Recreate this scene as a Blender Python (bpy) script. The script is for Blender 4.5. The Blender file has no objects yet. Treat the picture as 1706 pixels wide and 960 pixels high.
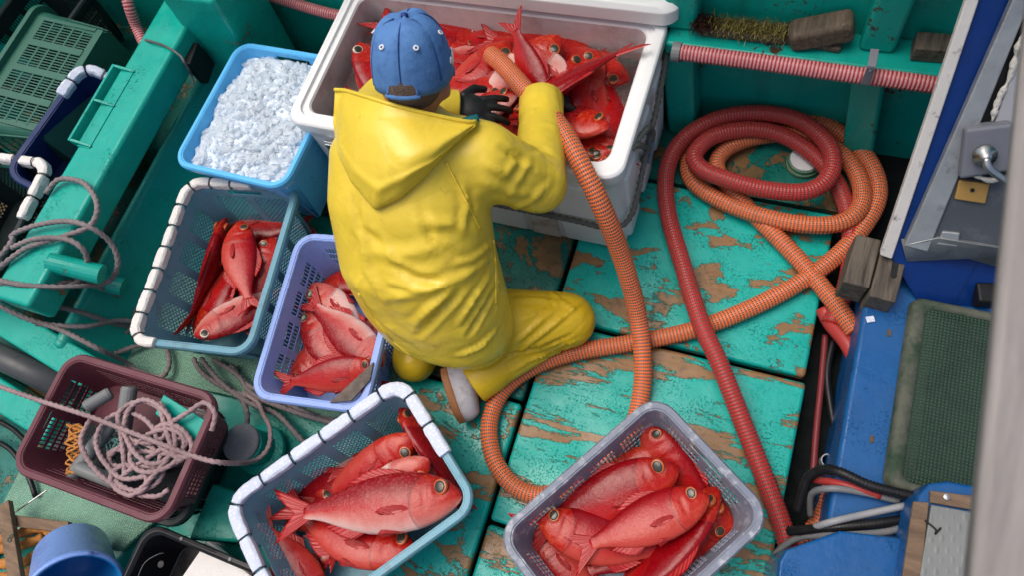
import bpy, bmesh, math, random
import numpy as np
from mathutils import Vector as V, Matrix, noise
from mathutils.bvhtree import BVHTree
sc = bpy.context.scene
C = sc.collection
R = math.radians
random.seed(7)

# ---------------------------------------------------------------- camera
W0, H0, FPX, HC = 1706.0, 960.0, 1200.0, 2.25
AX = V((0.93250365, 0.30598185, -0.19186468))     # camera right
AU = V((-0.21796625, 0.9003869, 0.37655563))      # camera up
AF = V((-0.28797163, 0.30931947, -0.90630779))    # view direction
CAM = V((0, 0, HC))
cd = bpy.data.cameras.new('camera'); co = bpy.data.objects.new('camera', cd); C.objects.link(co)
co.matrix_world = Matrix(((AX.x, AU.x, -AF.x, 0), (AX.y, AU.y, -AF.y, 0), (AX.z, AU.z, -AF.z, HC), (0, 0, 0, 1)))
cd.sensor_width = 36; cd.lens = 36 * FPX / W0; cd.clip_start = 0.02; cd.clip_end = 500
cd.dof.use_dof = True; cd.dof.focus_distance = 2.05; cd.dof.aperture_fstop = 3.6
sc.camera = co
# ---------------------------------------------------------------- light
wd = bpy.data.worlds.new('World'); sc.world = wd; wd.use_nodes = True
nt = wd.node_tree; bg = nt.nodes['Background']
sky = nt.nodes.new('ShaderNodeTexSky'); sky.sky_type = 'NISHITA'; sky.sun_disc = False
SUN = V((-0.30, 0.0, 0.95)).normalized()
sky.sun_elevation = math.asin(SUN.z); sky.sun_rotation = math.atan2(SUN.x, SUN.y)
sky.air_density = 1.0; sky.dust_density = 6.0; sky.ozone_density = 0.6
nt.links.new(sky.outputs[0], bg.inputs[0]); bg.inputs[1].default_value = 0.135
sl = bpy.data.lights.new('sun', 'SUN'); sl.energy = 1.3; sl.angle = R(50); sl.color = (1, .97, .93)
so = bpy.data.objects.new('sun', sl); C.objects.link(so); so.rotation_euler = SUN.to_track_quat('Z', 'Y').to_euler()
sc.view_settings.view_transform = 'Standard'; sc.view_settings.look = 'None'
sc.view_settings.exposure = 0.10; sc.view_settings.gamma = 1
sc.render.engine = 'CYCLES'; sc.cycles.max_bounces = 8; sc.cycles.transparent_max_bounces = 8

# ---------------------------------------------------------------- layout helpers: a sight line of the surveyed photo met with a real plane
def ray(px, py): return AX * (px - W0 / 2) + AU * (H0 / 2 - py) + AF * FPX
def P(px, py, z=0.0):
    d = ray(px, py); return CAM + d * ((HC - z) / -d.z)
def PN(px, py, o, n):
    d = ray(px, py); return CAM + d * ((o - CAM).dot(n) / d.dot(n))

# ---------------------------------------------------------------- mesh helpers
class MB:
    def __init__(s): s.v = []; s.f = []; s.uv = {}; s.mi = []; s.m = 0
    def add(s, vs, fs, uvs=None):
        n = len(s.v); s.v += [tuple(x) for x in vs]
        for f in fs: s.f.append([i + n for i in f]); s.mi.append(s.m)
        if uvs:
            for i, t in enumerate(uvs): s.uv[n + i] = t
        return s
    def hexa(s, p): return s.add(p, [(0, 3, 2, 1), (4, 5, 6, 7), (0, 1, 5, 4), (1, 2, 6, 5), (2, 3, 7, 6), (3, 0, 4, 7)])
    def box(s, c, d, rz=0, M=None):
        x, y, z = d[0] / 2, d[1] / 2, d[2] / 2
        p = [V(q) for q in ((-x, -y, -z), (x, -y, -z), (x, y, -z), (-x, y, -z), (-x, -y, z), (x, -y, z), (x, y, z), (-x, y, z))]
        m = M if M else Matrix.Rotation(rz, 3, 'Z')
        return s.hexa([m @ q + V(c) for q in p])
    def slab(s, quad, n, t):          # quad of 4 points extruded by -n*t
        n = V(n).normalized() * t; q = [V(a) for a in quad]
        return s.hexa([a - n for a in q] + q)
    def bar(s, a, b, w, h, up=(0, 0, 1)):
        a, b = V(a), V(b); t = (b - a).normalized(); u = V(up); sd = t.cross(u)
        if sd.length < 1e-5: sd = t.cross(V((1, 0, 0)))
        sd.normalize(); u = sd.cross(t)
        p = []
        for q in (a, b):
            p.append([q - sd * w / 2 - u * h / 2, q + sd * w / 2 - u * h / 2, q + sd * w / 2 + u * h / 2, q - sd * w / 2 + u * h / 2])
        return s.hexa(p[0] + p[1])
    def loft(s, loops, closed=True, cap0=False, cap1=False):
        n = len(loops[0]); vs = [p for l in loops for p in l]; fs = []
        for i in range(len(loops) - 1):
            for j in range(n if closed else n - 1):
                k = (j + 1) % n
                fs.append((i * n + j, i * n + k, (i + 1) * n + k, (i + 1) * n + j))
        if cap0: fs.append(tuple(range(n - 1, -1, -1)))
        if cap1: fs.append(tuple((len(loops) - 1) * n + j for j in range(n)))
        return s.add(vs, fs)
    def tube(s, pts, r, seg=10, rf=None, caps=True, uv=False):
        pts = [V(p) for p in pts]; n = len(pts); t0 = (pts[1] - pts[0]).normalized()
        up = V((0, 0, 1)) if abs(t0.z) < .9 else V((1, 0, 0))
        u = t0.cross(up).normalized(); L = 0; vs = []; uvs = []; ns = seg + 1 if uv else seg
        for i, p in enumerate(pts):
            t = (pts[min(i + 1, n - 1)] - pts[max(i - 1, 0)]).normalized()
            u = (u - t * u.dot(t)).normalized(); w = t.cross(u)
            if i: L += (p - pts[i - 1]).length
            for j in range(ns):
                a = 2 * math.pi * j / seg
                rr = rf(i, L, a) if rf else (r[i] if isinstance(r, (list, tuple)) else r)
                vs.append(p + (u * math.cos(a) + w * math.sin(a)) * rr); uvs.append((j / seg, L))
        fs = []
        for i in range(n - 1):
            for j in range(seg):
                k = j + 1 if uv else (j + 1) % seg
                fs.append((i * ns + j, i * ns + k, (i + 1) * ns + k, (i + 1) * ns + j))
        if caps: fs += [tuple(range(seg - 1, -1, -1)), tuple((n - 1) * ns + j for j in range(seg))]
        return s.add(vs, fs, uvs if uv else None)
    def lathe(s, prof, c, seg=24, M=None, caps=True):
        M = M or Matrix.Identity(3); loops = []
        for r, z in prof: loops.append([M @ V((r * math.cos(2 * math.pi * j / seg), r * math.sin(2 * math.pi * j / seg), z)) + V(c) for j in range(seg)])
        return s.loft(loops, True, caps and prof[0][0] > 1e-6, caps and prof[-1][0] > 1e-6)
    def mesh(s, name):
        me = bpy.data.meshes.new(name); me.from_pydata(s.v, [], s.f)
        if s.uv:
            ul = me.uv_layers.new(name='UVMap')
            li = np.empty(len(me.loops), np.int32); me.loops.foreach_get('vertex_index', li)
            arr = np.zeros((len(s.v), 2), np.float32)
            for k, t in s.uv.items(): arr[k] = t
            ul.data.foreach_set('uv', arr[li].ravel())
        if any(s.mi): me.polygons.foreach_set('material_index', s.mi)
        return me
    def build(s, name, mat, parent=None, smooth=False, bevel=0, bseg=2, fixn=True):
        me = s.mesh(name)
        if fixn:
            bm = bmesh.new(); bm.from_mesh(me); bmesh.ops.recalc_face_normals(bm, faces=bm.faces); bm.to_mesh(me); bm.free()
        o = bpy.data.objects.new(name, me); C.objects.link(o)
        for m in (mat if isinstance(mat, (list, tuple)) else [mat]): me.materials.append(m)
        if smooth: me.polygons.foreach_set('use_smooth', [True] * len(me.polygons))
        if bevel:
            b = o.modifiers.new('bevel', 'BEVEL'); b.width = bevel; b.segments = bseg; b.limit_method = 'ANGLE'; b.angle_limit = R(35)
            if smooth or bseg > 1:
                me.polygons.foreach_set('use_smooth', [True] * len(me.polygons)); b.harden_normals = True
        if parent: o.parent = parent; o.matrix_parent_inverse = parent_inv(parent)
        return o
def parent_inv(p):
    m = p.matrix_basis.copy(); q = p.parent
    m = Matrix.LocRotScale(p.location, p.rotation_euler, p.scale)
    while q: m = Matrix.LocRotScale(q.location, q.rotation_euler, q.scale) @ m; q = q.parent
    return m.inverted()
LAB = set()
def tag(o, label, cat, group=None):
    o['label'] = label; o['category'] = cat
    if group: o['group'] = group
    assert label not in LAB or group, label
    LAB.add(label)
    if len(label.split()) > 15: print('LONG', len(label.split()), label)
    return o
def thing(name, label, cat, loc=(0, 0, 0), rz=0, group=None):
    o = bpy.data.objects.new(name, None); C.objects.link(o); o.location = loc; o.rotation_euler = (0, 0, rz); o.empty_display_size = .05
    return tag(o, label, cat, group)
def struct(o, kind='structure'): o['kind'] = kind; return o
def spline(pts, step=.01):
    p = [V(q) for q in pts]; out = []
    for i in range(len(p) - 1):
        a, b, c, d = p[max(i - 1, 0)], p[i], p[i + 1], p[min(i + 2, len(p) - 1)]
        n = max(2, int((c - b).length / .004))
        for k in range(n):
            t = k / n
            out.append(.5 * ((2 * b) + (c - a) * t + (2 * a - 5 * b + 4 * c - d) * t * t + (3 * b - a - 3 * c + d) * t ** 3))
    out.append(p[-1])
    res = [out[0]]; acc = 0
    for i in range(1, len(out)):     # resample evenly
        a, b = out[i - 1], out[i]; L = (b - a).length
        while L > 0 and acc + L >= step:
            a = a + (b - a) * ((step - acc) / L); res.append(a.copy()); L = (b - a).length; acc = 0
        acc += L
    if len(res) < 2: res.append(out[-1])
    return res
def pz(l): return [P(*q) for q in l]
def rrect(L, W, r, z, n=6, c=(0, 0)):
    out = []
    for cx, cy, a0 in ((L / 2 - r, W / 2 - r, 0), (-L / 2 + r, W / 2 - r, 90), (-L / 2 + r, -W / 2 + r, 180), (L / 2 - r, -W / 2 + r, 270)):
        for k in range(n + 1):
            a = R(a0 + 90 * k / n); out.append(V((c[0] + cx + r * math.cos(a), c[1] + cy + r * math.sin(a), z)))
    return out

# ---------------------------------------------------------------- materials
class NT:
    def __init__(s, name):
        s.m = bpy.data.materials.new(name); s.m.use_nodes = True; s.t = s.m.node_tree; s.b = s.t.nodes['Principled BSDF']; s.c = None
    def n(s, ty, **k):
        d = s.t.nodes.new(ty)
        for a, b in k.items():
            if a.startswith('i_'):
                key = a[2:]; d.inputs[int(key) if key.isdigit() else key].default_value = b
            else: setattr(d, a, b)
        return d
    def l(s, a, b): s.t.links.new(a, b)
    def co(s, kind='Object', scale=(1, 1, 1), rot=(0, 0, 0)):
        tc = s.n('ShaderNodeTexCoord'); mp = s.n('ShaderNodeMapping'); mp.inputs['Scale'].default_value = scale; mp.inputs['Rotation'].default_value = rot
        s.l(tc.outputs[kind], mp.inputs[0]); return mp.outputs[0]
    def noise(s, vec, scale, detail=4, rough=.6, dist=0):
        d = s.n('ShaderNodeTexNoise', i_Scale=scale, i_Detail=detail, i_Roughness=rough, i_Distortion=dist); s.l(vec, d.inputs['Vector']); return d.outputs['Fac']
    def ramp(s, fac, stops, interp='LINEAR'):
        d = s.n('ShaderNodeValToRGB'); d.color_ramp.interpolation = interp; e = d.color_ramp.elements
        while len(e) < len(stops): e.new(.5)
        for q, (p, c) in zip(e, stops):
            q.position = p; q.color = (c, c, c, 1) if isinstance(c, (int, float)) else (*c, 1)
        s.l(fac, d.inputs[0]); return d.outputs[0]
    def mix(s, fac, a, b, mode='MIX'):
        d = s.n('ShaderNodeMix', data_type='RGBA', blend_type=mode)
        for sock, x in ((0, fac), (6, a), (7, b)):
            if isinstance(x, (int, float)): d.inputs[sock].default_value = x if sock == 0 else (x, x, x, 1)
            elif isinstance(x, tuple): d.inputs[sock].default_value = (*x, 1)
            else: s.l(x, d.inputs[sock])
        return d.outputs[2]
    def math(s, op, a, b=0.0, c=0.0):
        d = s.n('ShaderNodeMath', operation=op)
        for i, x in enumerate((a, b, c)):
            if isinstance(x, (int, float)): d.inputs[i].default_value = x
            else: s.l(x, d.inputs[i])
        return d.outputs[0]
    def bump(s, h, strength=.3, dist=.005):
        d = s.n('ShaderNodeBump', i_Strength=strength, i_Distance=dist); s.l(h, d.inputs['Height'])
        if s.c: s.l(s.c, d.inputs['Normal'])
        s.c = d.outputs[0]; s.l(s.c, s.b.inputs['Normal'])
    def base(s, x): s.set('Base Color', x)
    def set(s, k, x):
        if isinstance(x, tuple): s.b.inputs[k].default_value = (*x, 1) if len(x) == 3 and s.b.inputs[k].type == 'RGBA' else x
        elif isinstance(x, (int, float)): s.b.inputs[k].default_value = x
        else: s.l(x, s.b.inputs[k])
def plain(name, col, rough=.5, var=.25, nscale=14, bump=.15, metal=0, dirt=None, dscale=9, dth=(.55, .75), coat=0, bscale=60, bdist=.003, sss=0, spec=.32):
    t = NT(name); co = t.co(); f = t.noise(co, nscale, 5)
    d = tuple(c * (1 - var) for c in col); l = tuple(min(1, c * (1 + var * .6)) for c in col)
    c = t.mix(f, d, l)
    if dirt:
        m = t.ramp(t.noise(co, dscale, 8, .7), [(dth[0], 0.0), (dth[1], 1.0)]); c = t.mix(m, c, dirt)
    t.base(c); t.set('Roughness', t.ramp(t.noise(co, nscale * 2, 4), [(.3, max(0.02, rough - .12)), (.7, min(1, rough + .12))])); t.set('Metallic', metal); t.set('Specular IOR Level', .5 if metal else spec)
    if coat: t.set('Coat Weight', coat); t.set('Coat Roughness', .15)
    if sss: t.set('Subsurface Weight', sss); t.set('Subsurface Scale', .01)
    if bump: t.bump(t.noise(co, bscale, 4), bump, bdist)
    return t.m

TEAL = (.004, .330, .262); TEALD = (.005, .43, .365)
def teal_wall():
    t = NT('teal_gloss_paint'); co = t.co(); c = t.mix(t.noise(co, 5, 5), (.002, .29, .235), (.005, .42, .335))
    run = t.noise(t.co(scale=(14, 14, 1.6)), 1.0, 5)
    c = t.mix(t.math('MULTIPLY', t.ramp(run, [(.52, 0.0), (.75, 1.0)]), .5), c, (.01, .12, .095))
    chips = t.ramp(t.math('MULTIPLY', t.noise(co, 45, 8, .75), t.noise(co, 5, 3)), [(.335, 0.0), (.36, 1.0)])
    c = t.mix(chips, c, (.06, .035, .022)); t.base(c); t.set('Specular IOR Level', .35); t.set('Roughness', t.ramp(t.noise(co, 9), [(.3, .22), (.7, .5)]))
    t.bump(chips, -.4, .003); t.bump(t.noise(co, 22, 4), .25, .004); return t.m
def deck_mat(name, paint, wear, sc=(4.5, 9, 6), speck=1.0, wet=0.0):
    t = NT(name); co = t.co(scale=sc); o = t.co()
    n1 = t.noise(co, 1.0, 10, .68, .35); n2 = t.noise(o, 38, 8, .8)
    m = t.math('ADD', t.math('MULTIPLY', n1, .86), t.math('MULTIPLY', n2, .14))
    peel = t.ramp(m, [(wear, 1.0), (wear + .012, 0.0)])
    edge = t.ramp(m, [(wear + .004, 0.0), (wear + .012, 1.0), (wear + .10, 0.0)])
    sp = t.math('MULTIPLY', t.ramp(t.noise(o, 130, 6, .8), [(.54, 0.0), (.60, 1.0)]), t.math('ADD', t.math('MULTIPLY', t.ramp(t.noise(o, 7, 4), [(.50, 0.0), (.64, 1.0)]), .7), t.math('MULTIPLY', edge, .8)))
    sp = t.math('MINIMUM', t.math('MULTIPLY', sp, speck), 1)
    pc = t.mix(t.noise(o, 11, 6), tuple(a * .72 for a in paint), tuple(min(1, a * 1.12) for a in paint))
    wood = t.mix(t.noise(t.co(scale=(9, 50, 9)), 1, 7, .7), (.16, .082, .034), (.36, .205, .088))
    wood = t.mix(t.ramp(t.noise(o, 16, 6, .7), [(.55, 0.0), (.72, 1.0)]), wood, (.07, .055, .04))
    c = t.mix(sp, pc, (.012, .035, .030)); c = t.mix(peel, c, wood)
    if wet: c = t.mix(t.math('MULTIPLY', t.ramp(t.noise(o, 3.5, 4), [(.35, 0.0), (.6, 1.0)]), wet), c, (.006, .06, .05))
    t.base(c); t.set('Specular IOR Level', .35); t.set('Roughness', t.ramp(t.noise(o, 6, 5), [(.38, .12), (.62, .52)]))
    h = t.math('SUBTRACT', t.math('MULTIPLY', t.math('SUBTRACT', 1.0, peel), .8), t.math('MULTIPLY', sp, .5)); t.bump(h, .7, .004); t.bump(t.noise(o, 30, 6), .25, .004)
    return t.m
def hose_mat(name, rib, groove, dot, pitch):
    t = NT(name); uv = t.n('ShaderNodeUVMap'); s = t.n('ShaderNodeSeparateXYZ'); t.l(uv.outputs[0], s.inputs[0])
    fr = t.math('FRACT', t.math('DIVIDE', s.outputs[1], pitch)); d = t.math('ABSOLUTE', t.math('SUBTRACT', fr, .5))
    isrib = t.ramp(d, [(.21, 1.0), (.30, 0.0)])
    st = t.math('FRACT', t.math('MULTIPLY', s.outputs[0], 26)); stc = t.ramp(t.math('ABSOLUTE', t.math('SUBTRACT', st, .5)), [(.22, 1.0), (.28, 0.0)])
    g = t.mix(stc, groove, dot); n = t.noise(t.co(), 6, 4)
    rb = t.mix(n, tuple(a * .7 for a in rib), tuple(min(1, a * 1.15) for a in rib))
    c = t.mix(isrib, g, rb); dirt = t.ramp(t.noise(t.co(), 22, 6, .7), [(.55, 0.0), (.8, .45)])
    t.base(t.mix(dirt, c, (.16, .09, .06))); t.set('Specular IOR Level', .3); t.set('Roughness', .32); return t.m
def wood_mat(name, a, b, scale=(60, 6, 60), rough=.75):
    t = NT(name); co = t.co(scale=scale); f = t.noise(co, 1, 8, .7, .4); t.base(t.mix(t.ramp(f, [(.3, 0.0), (.7, 1.0)]), a, b)); t.set('Roughness', rough); t.bump(f, .6, .006); return t.m
def rope_mat(name, a, b):
    t = NT(name); co = t.co(); f = t.noise(co, 260, 3); c = t.mix(f, a, b); c = t.mix(t.ramp(t.noise(co, 9, 5), [(.45, 0.0), (.7, .5)]), c, tuple(x * .45 for x in a)); t.base(c); t.set('Roughness', .85); t.bump(f, .5, .002); return t.m

M = {}
M['wall'] = teal_wall()
M['deckA'] = deck_mat('peeling_teal_deck_paint', TEALD, .455, speck=.6)
M['deckB'] = deck_mat('streaky_teal_deck_paint', TEALD, .462, (2.6, 13, 6), .55)
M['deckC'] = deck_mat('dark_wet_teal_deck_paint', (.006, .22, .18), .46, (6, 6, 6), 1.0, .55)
M['deckL'] = deck_mat('worn_teal_floor_paint', (.008, .38, .30), .36, (5, 5, 5), 1.0, .2)
M['beam'] = deck_mat('chipped_teal_beam_paint', (.006, .40, .315), .335, (6, 6, 6), .55)
M['black'] = plain('black_rubber', (.012, .012, .013), .4, .4)
M['bilge'] = plain('dark_bilge', (.003, .006, .006), .9, .5, dirt=(.008, .014, .013))
M['white'] = plain('scuffed_white_plastic', (.80, .81, .805), .38, .05, 6, .08, dirt=(.50, .47, .42), dscale=14, dth=(.62, .82))
M['whitein'] = plain('pinkish_white_lining', (.66, .60, .58), .3, .08, 5, .05, dirt=(.42, .28, .26), dscale=7, dth=(.5, .8))
M['foam'] = plain('aged_white_foam', (.80, .77, .73), .8, .08, 30, .8, dirt=(.52, .46, .40), dscale=25, dth=(.6, .8), bscale=160, bdist=.004)
def foam_blue():
    t = NT('embossed_white_foam'); co = t.co(); v = t.n('ShaderNodeTexVoronoi', i_Scale=95.0); t.l(co, v.inputs['Vector'])
    t.base(t.mix(t.ramp(v.outputs['Distance'], [(.1, 0.0), (.45, 1.0)]), (.80, .82, .88), (.60, .66, .80))); t.set('Roughness', .7); t.bump(v.outputs['Distance'], -.5, .003); return t.m
M['foamb'] = foam_blue()
M['crA'] = plain('faded_teal_blue_plastic', (.135, .33, .42), .42, .25, 8, .25, dirt=(.10, .11, .10), dscale=19, dth=(.55, .8))
M['crC'] = plain('light_teal_blue_plastic', (.17, .38, .47), .42, .25, 8, .25, dirt=(.11, .13, .13), dscale=19, dth=(.55, .8))
M['crB'] = plain('lavender_blue_plastic', (.27, .40, .80), .38, .18, 7, .2, dirt=(.15, .15, .20), dscale=18, dth=(.58, .8))
M['crD'] = plain('scuffed_grey_lavender_plastic', (.21, .235, .30), .45, .35, 10, .3, dirt=(.46, .49, .52), dscale=30, dth=(.52, .66))
M['crF'] = plain('bright_blue_plastic', (.11, .50, .90), .35, .12, 7, .08)
M['crG'] = plain('maroon_plastic', (.135, .035, .05), .45, .25, 9, .15, dirt=(.08, .03, .035), dscale=14)
M['crGreen'] = plain('green_plastic', (.03, .135, .095), .45, .2, 9, .1)
M['crDark'] = plain('black_green_plastic', (.012, .022, .022), .45, .3, 9, .1)
M['crNavy'] = plain('navy_plastic', (.010, .03, .13), .4, .3, 9, .1)
M['tie'] = plain('black_cord', (.01, .01, .01), .6, .3)
M['steel'] = plain('stainless_steel', (.55, .55, .53), .28, .2, 20, .1, metal=1)
M['galv'] = plain('weathered_aluminium', (.40, .42, .42), .42, .3, 18, .3, metal=.55, dirt=(.18, .19, .19), dscale=16)
M['grey'] = plain('grey_pvc', (.19, .20, .20), .42, .15, 12, .08)
M['cabin'] = plain('blue_cabin_paint', (.003, .036, .20), .38, .35, 7, .25, dirt=(.006, .02, .10), dscale=7, dth=(.5, .75), bscale=25)
M['ledge'] = deck_mat('worn_blue_ledge_paint', (.006, .10, .31), .355, (5, 5, 5), .6)
M['woodgrey'] = wood_mat('weathered_grey_wood', (.025, .02, .015), (.17, .14, .105))
M['wooddark'] = wood_mat('dark_wet_wood', (.025, .017, .011), (.19, .14, .095))
M['woodpale'] = wood_mat('pale_rail_wood', (.16, .145, .135), (.36, .335, .315), (25, 2.2, 25))
M['woodbrown'] = wood_mat('brown_timber', (.10, .06, .035), (.27, .175, .105), (8, 50, 50))
M['rope'] = rope_mat('grey_mauve_rope', (.16, .13, .13), (.32, .27, .27))
M['ropepink'] = rope_mat('dusty_pink_rope', (.27, .17, .175), (.48, .34, .345))
M['ropedk'] = rope_mat('dark_green_grey_rope', (.05, .055, .05), (.22, .22, .20))
M['ropeor'] = rope_mat('orange_rope', (.38, .13, .02), (.66, .30, .07))
M['ropeteal'] = rope_mat('teal_twine', (.04, .13, .125), (.12, .28, .26))
def mat_green(name, a, b, s):
    t = NT(name); w = t.n('ShaderNodeTexWave', wave_type='BANDS', bands_direction='X', i_Scale=s); t.l(t.co(), w.inputs[0])
    w2 = t.n('ShaderNodeTexWave', wave_type='BANDS', bands_direction='Y', i_Scale=s); t.l(t.co(), w2.inputs[0])
    h = t.math('MULTIPLY', w.outputs['Fac'], w2.outputs['Fac']); c = t.mix(h, a, b)
    c = t.mix(t.ramp(t.noise(t.co(), 8, 6, .7), [(.5, 0.0), (.8, .7)]), c, tuple(x * .4 for x in a)); t.base(c); t.set('Roughness', .6); t.bump(h, .7, .004); return t.m
M['mat'] = mat_green('pale_green_ribbed_mat', (.15, .33, .23), (.32, .53, .40), 40)
M['matdk'] = mat_green('dark_green_mesh_mat', (.006, .025, .014), (.045, .12, .065), 36)
HP = .0105
M['hoseO'] = hose_mat('orange_spiral_hose', (.86, .17, .045), (.50, .25, .16), (.05, .03, .03), HP)
M['hoseR'] = hose_mat('red_spiral_hose', (.50, .030, .026), (.36, .12, .11), (.13, .015, .015), HP)
M['hoseP'] = hose_mat('pale_ribbed_red_hose', (.62, .30, .31), (.40, .05, .055), (.30, .035, .04), .0105)

# ================================================================ SETTING
mb = MB(); mb.box((-.5, .8, -.16), (9, 7, .1)); struct(mb.build('deck_floor', M['bilge']))
mb = MB(); mb.box((-1.62, .53, -.055), (1.16, 1.96, .06)); mb.box((-1.65, -.62, -.057), (1.2, .34, .06)); o = mb.build('deck', M['deckL']); struct(o)
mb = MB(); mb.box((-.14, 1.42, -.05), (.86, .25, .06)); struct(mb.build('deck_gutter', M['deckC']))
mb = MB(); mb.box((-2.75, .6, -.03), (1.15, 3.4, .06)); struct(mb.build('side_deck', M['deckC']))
# sea beyond and below the hull, out to the horizon
def sea():
    t = NT('harbour_water'); t.base((.012, .05, .055)); t.set('Roughness', .12); t.bump(t.noise(t.co(), 3, 6), .5, .2); return t.m
mb = MB(); mb.add([(-150, -150, -.9), (150, -150, -.9), (150, 150, -.9), (-150, 150, -.9)], [(0, 1, 2, 3)]); struct(mb.build('water', sea()))

def panel(x0, x1, y0, y1, m, label, gap=.004):
    b = MB(); b.box(((x0 + x1) / 2, (y0 + y1) / 2, -.022), (x1 - x0 - gap, y1 - y0 - gap, .044))
    o = b.build('hatch_cover', m, bevel=.012, bseg=3); tag(o, label, 'hatch cover', 'painted hatch covers of the deck'); return o
panel(-.546, .262, .70, 1.275, M['deckA'], 'peeling teal hatch cover under the hose coil in front of the white fish box')
panel(-.546, .268, .02, .688, M['deckB'], 'streaky teal and brown hatch cover under the front right grey fish crate')
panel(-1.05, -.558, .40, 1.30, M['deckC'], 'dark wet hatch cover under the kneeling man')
panel(-1.05, -.556, -.55, .392, M['deckA'], 'teal and brown hatch cover under the foam edged front crate')
panel(-.546, .26, -.60, .012, M['deckB'], 'hatch cover at the bottom edge below the grey crate')

# ---- forward bulwark (top right)
YW = 1.60
wall = thing('bulwark', 'teal painted bulwark with a shelf and upright ribs at the top of the deck', 'bulwark', (0, YW, 0))
b = MB(); b.box((-1.0, YW + .03, .5), (4.4, .06, 1.3)); b.build('plating', M['wall'], wall)
b = MB(); b.box((.1, YW - .06, .445), (.92, .12, .05)); b.build('shelf', M['wall'], wall, bevel=.012)
for xt, xb, w in ((-.325, -.30, .10), (.225, .29, .095)):
    b = MB(); b.box((xt, YW - .03, .80), (w, .075, .66)); b.build('rib', M['wall'], wall, bevel=.015)
    b = MB(); b.hexa([(xb - w / 2, YW - .11, -.02), (xb + w / 2, YW - .11, -.02), (xb + w / 2, YW, -.02), (xb - w / 2, YW, -.02), (xt - w / 2, YW - .10, .42), (xt + w / 2, YW - .10, .42), (xt + w / 2, YW, .42), (xt - w / 2, YW, .42)]); b.build('rib', M['wall'], wall, bevel=.015)
b = MB(); b.box((-.95, YW - .05, .30), (1.1, .10, .05)); b.build('shelf', M['wall'], wall, bevel=.012)
b = MB(); b.lathe([(.012, 0), (.012, .008), (0, .012)], (-.06, YW - .001, .30), 12, Matrix.Rotation(R(90), 3, 'X')); b.build('bolt_head', M['wall'], wall, smooth=True)

# ---- left side: beam, coaming, gutter, outer bulwark
bm_ = thing('deck_beam', 'thick teal box beam running diagonally along the left side', 'beam', (-2.165, .8, .39))
b = MB(); b.box((-2.165, .93, .39), (.17, 1.50, .12)); b.build('beam_body', M['beam'], bm_, bevel=.016)
b = MB(); b.slab([(-2.246, .76, .453), (-2.19, .76, .453), (-2.19, 1.09, .453), (-2.246, 1.09, .453)], (0, 0, 1), .002); b.build('doubler_plate', M['beam'], bm_)
b = MB(); b.hexa([(-2.262, .765, .40), (-2.2505, .765, .40), (-2.2505, 1.095, .40), (-2.262, 1.095, .40), (-2.275, .765, .474), (-2.264, .765, .474), (-2.264, 1.095, .474), (-2.275, 1.095, .474)]); b.build('flange', M['beam'], bm_, bevel=.003)
for y in (.77, .94, 1.09):
    b = MB(); b.loft([[V((-2.264, y + s_, .473)), V((-2.252, y + s_, .4535)), V((-2.185, y + s_, .4545)), V((-2.20, y + s_, .460))] for s_ in (-.005, .005)], True, True, True); b.build('gusset', M['beam'], bm_, bevel=.002)
for (px, py, z0, dx, nm) in ((128, 447, .40, .085, 'pipe_stub'), (168, 470, .22, .06, 'pipe_stub')):
    q = P(px, py, z0); b = MB(); mm = V((-.8, -.1, .35)).to_track_quat('Z', 'Y').to_matrix()
    b.lathe([(.034, -.08), (.034, dx), (.026, dx), (.026, 0.0), (0, 0.0)], q, 18, mm); b.build(nm, M['beam'], bm_, smooth=False)
co_ = thing('coaming', 'teal coaming wall behind the bright blue ice crate', 'coaming', (-2.1, .8, 0))
b = MB(); b.hexa([(-2.15, .10, -.05), (-2.0, .10, -.05), (-2.0, 1.58, -.05), (-2.15, 1.58, -.05), (-2.175, .10, .215), (-2.135, .10, .215), (-2.135, 1.58, .215), (-2.175, 1.58, .215)]); b.build('coaming_body', M['beam'], co_, bevel=.018)
st = thing('frame_post', 'broad teal frame post joining the beam to the hull at upper left', 'post', (-2.0, 1.45, .3))
b = MB(); b.hexa([(-2.16, 1.30, -.02), (-1.93, 1.30, -.02), (-1.93, 1.56, -.02), (-2.16, 1.56, -.02), (-2.10, 1.32, .60), (-1.86, 1.32, .60), (-1.86, 1.56, .60), (-2.10, 1.56, .60)]); b.build('post_body', M['beam'], st, bevel=.02)
q = P(332, 105, .33); b = MB(); b.box(q, (.035, .10, .12), R(10)); tag(b.build('rubber_pad', M['black'], bevel=.006), 'dark rubber pad hanging by a cord between the beam and the frame post', 'pad')
ob = thing('hull_side', 'teal hull side with ribs behind the stacked crates at upper left', 'hull side', (-3.2, .8, 0))
b = MB(); b.hexa([(-3.26, -1, -.05), (-3.2, -1, -.05), (-3.2, 2.2, -.05), (-3.26, 2.2, -.05), (-3.46, -1, .75), (-3.4, -1, .75), (-3.4, 2.2, .75), (-3.46, 2.2, .75)]); b.build('plating', M['wall'], ob)
for y in (.7, 1.2, 1.75):
    b = MB(); b.hexa([(-3.2, y - .05, -.03), (-3.08, y - .05, -.03), (-3.08, y + .05, -.03), (-3.2, y + .05, -.03), (-3.4, y - .05, .75), (-3.3, y - .05, .75), (-3.3, y + .05, .75), (-3.4, y + .05, .75)]); b.build('rib', M['wall'], ob, bevel=.015)

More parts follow.
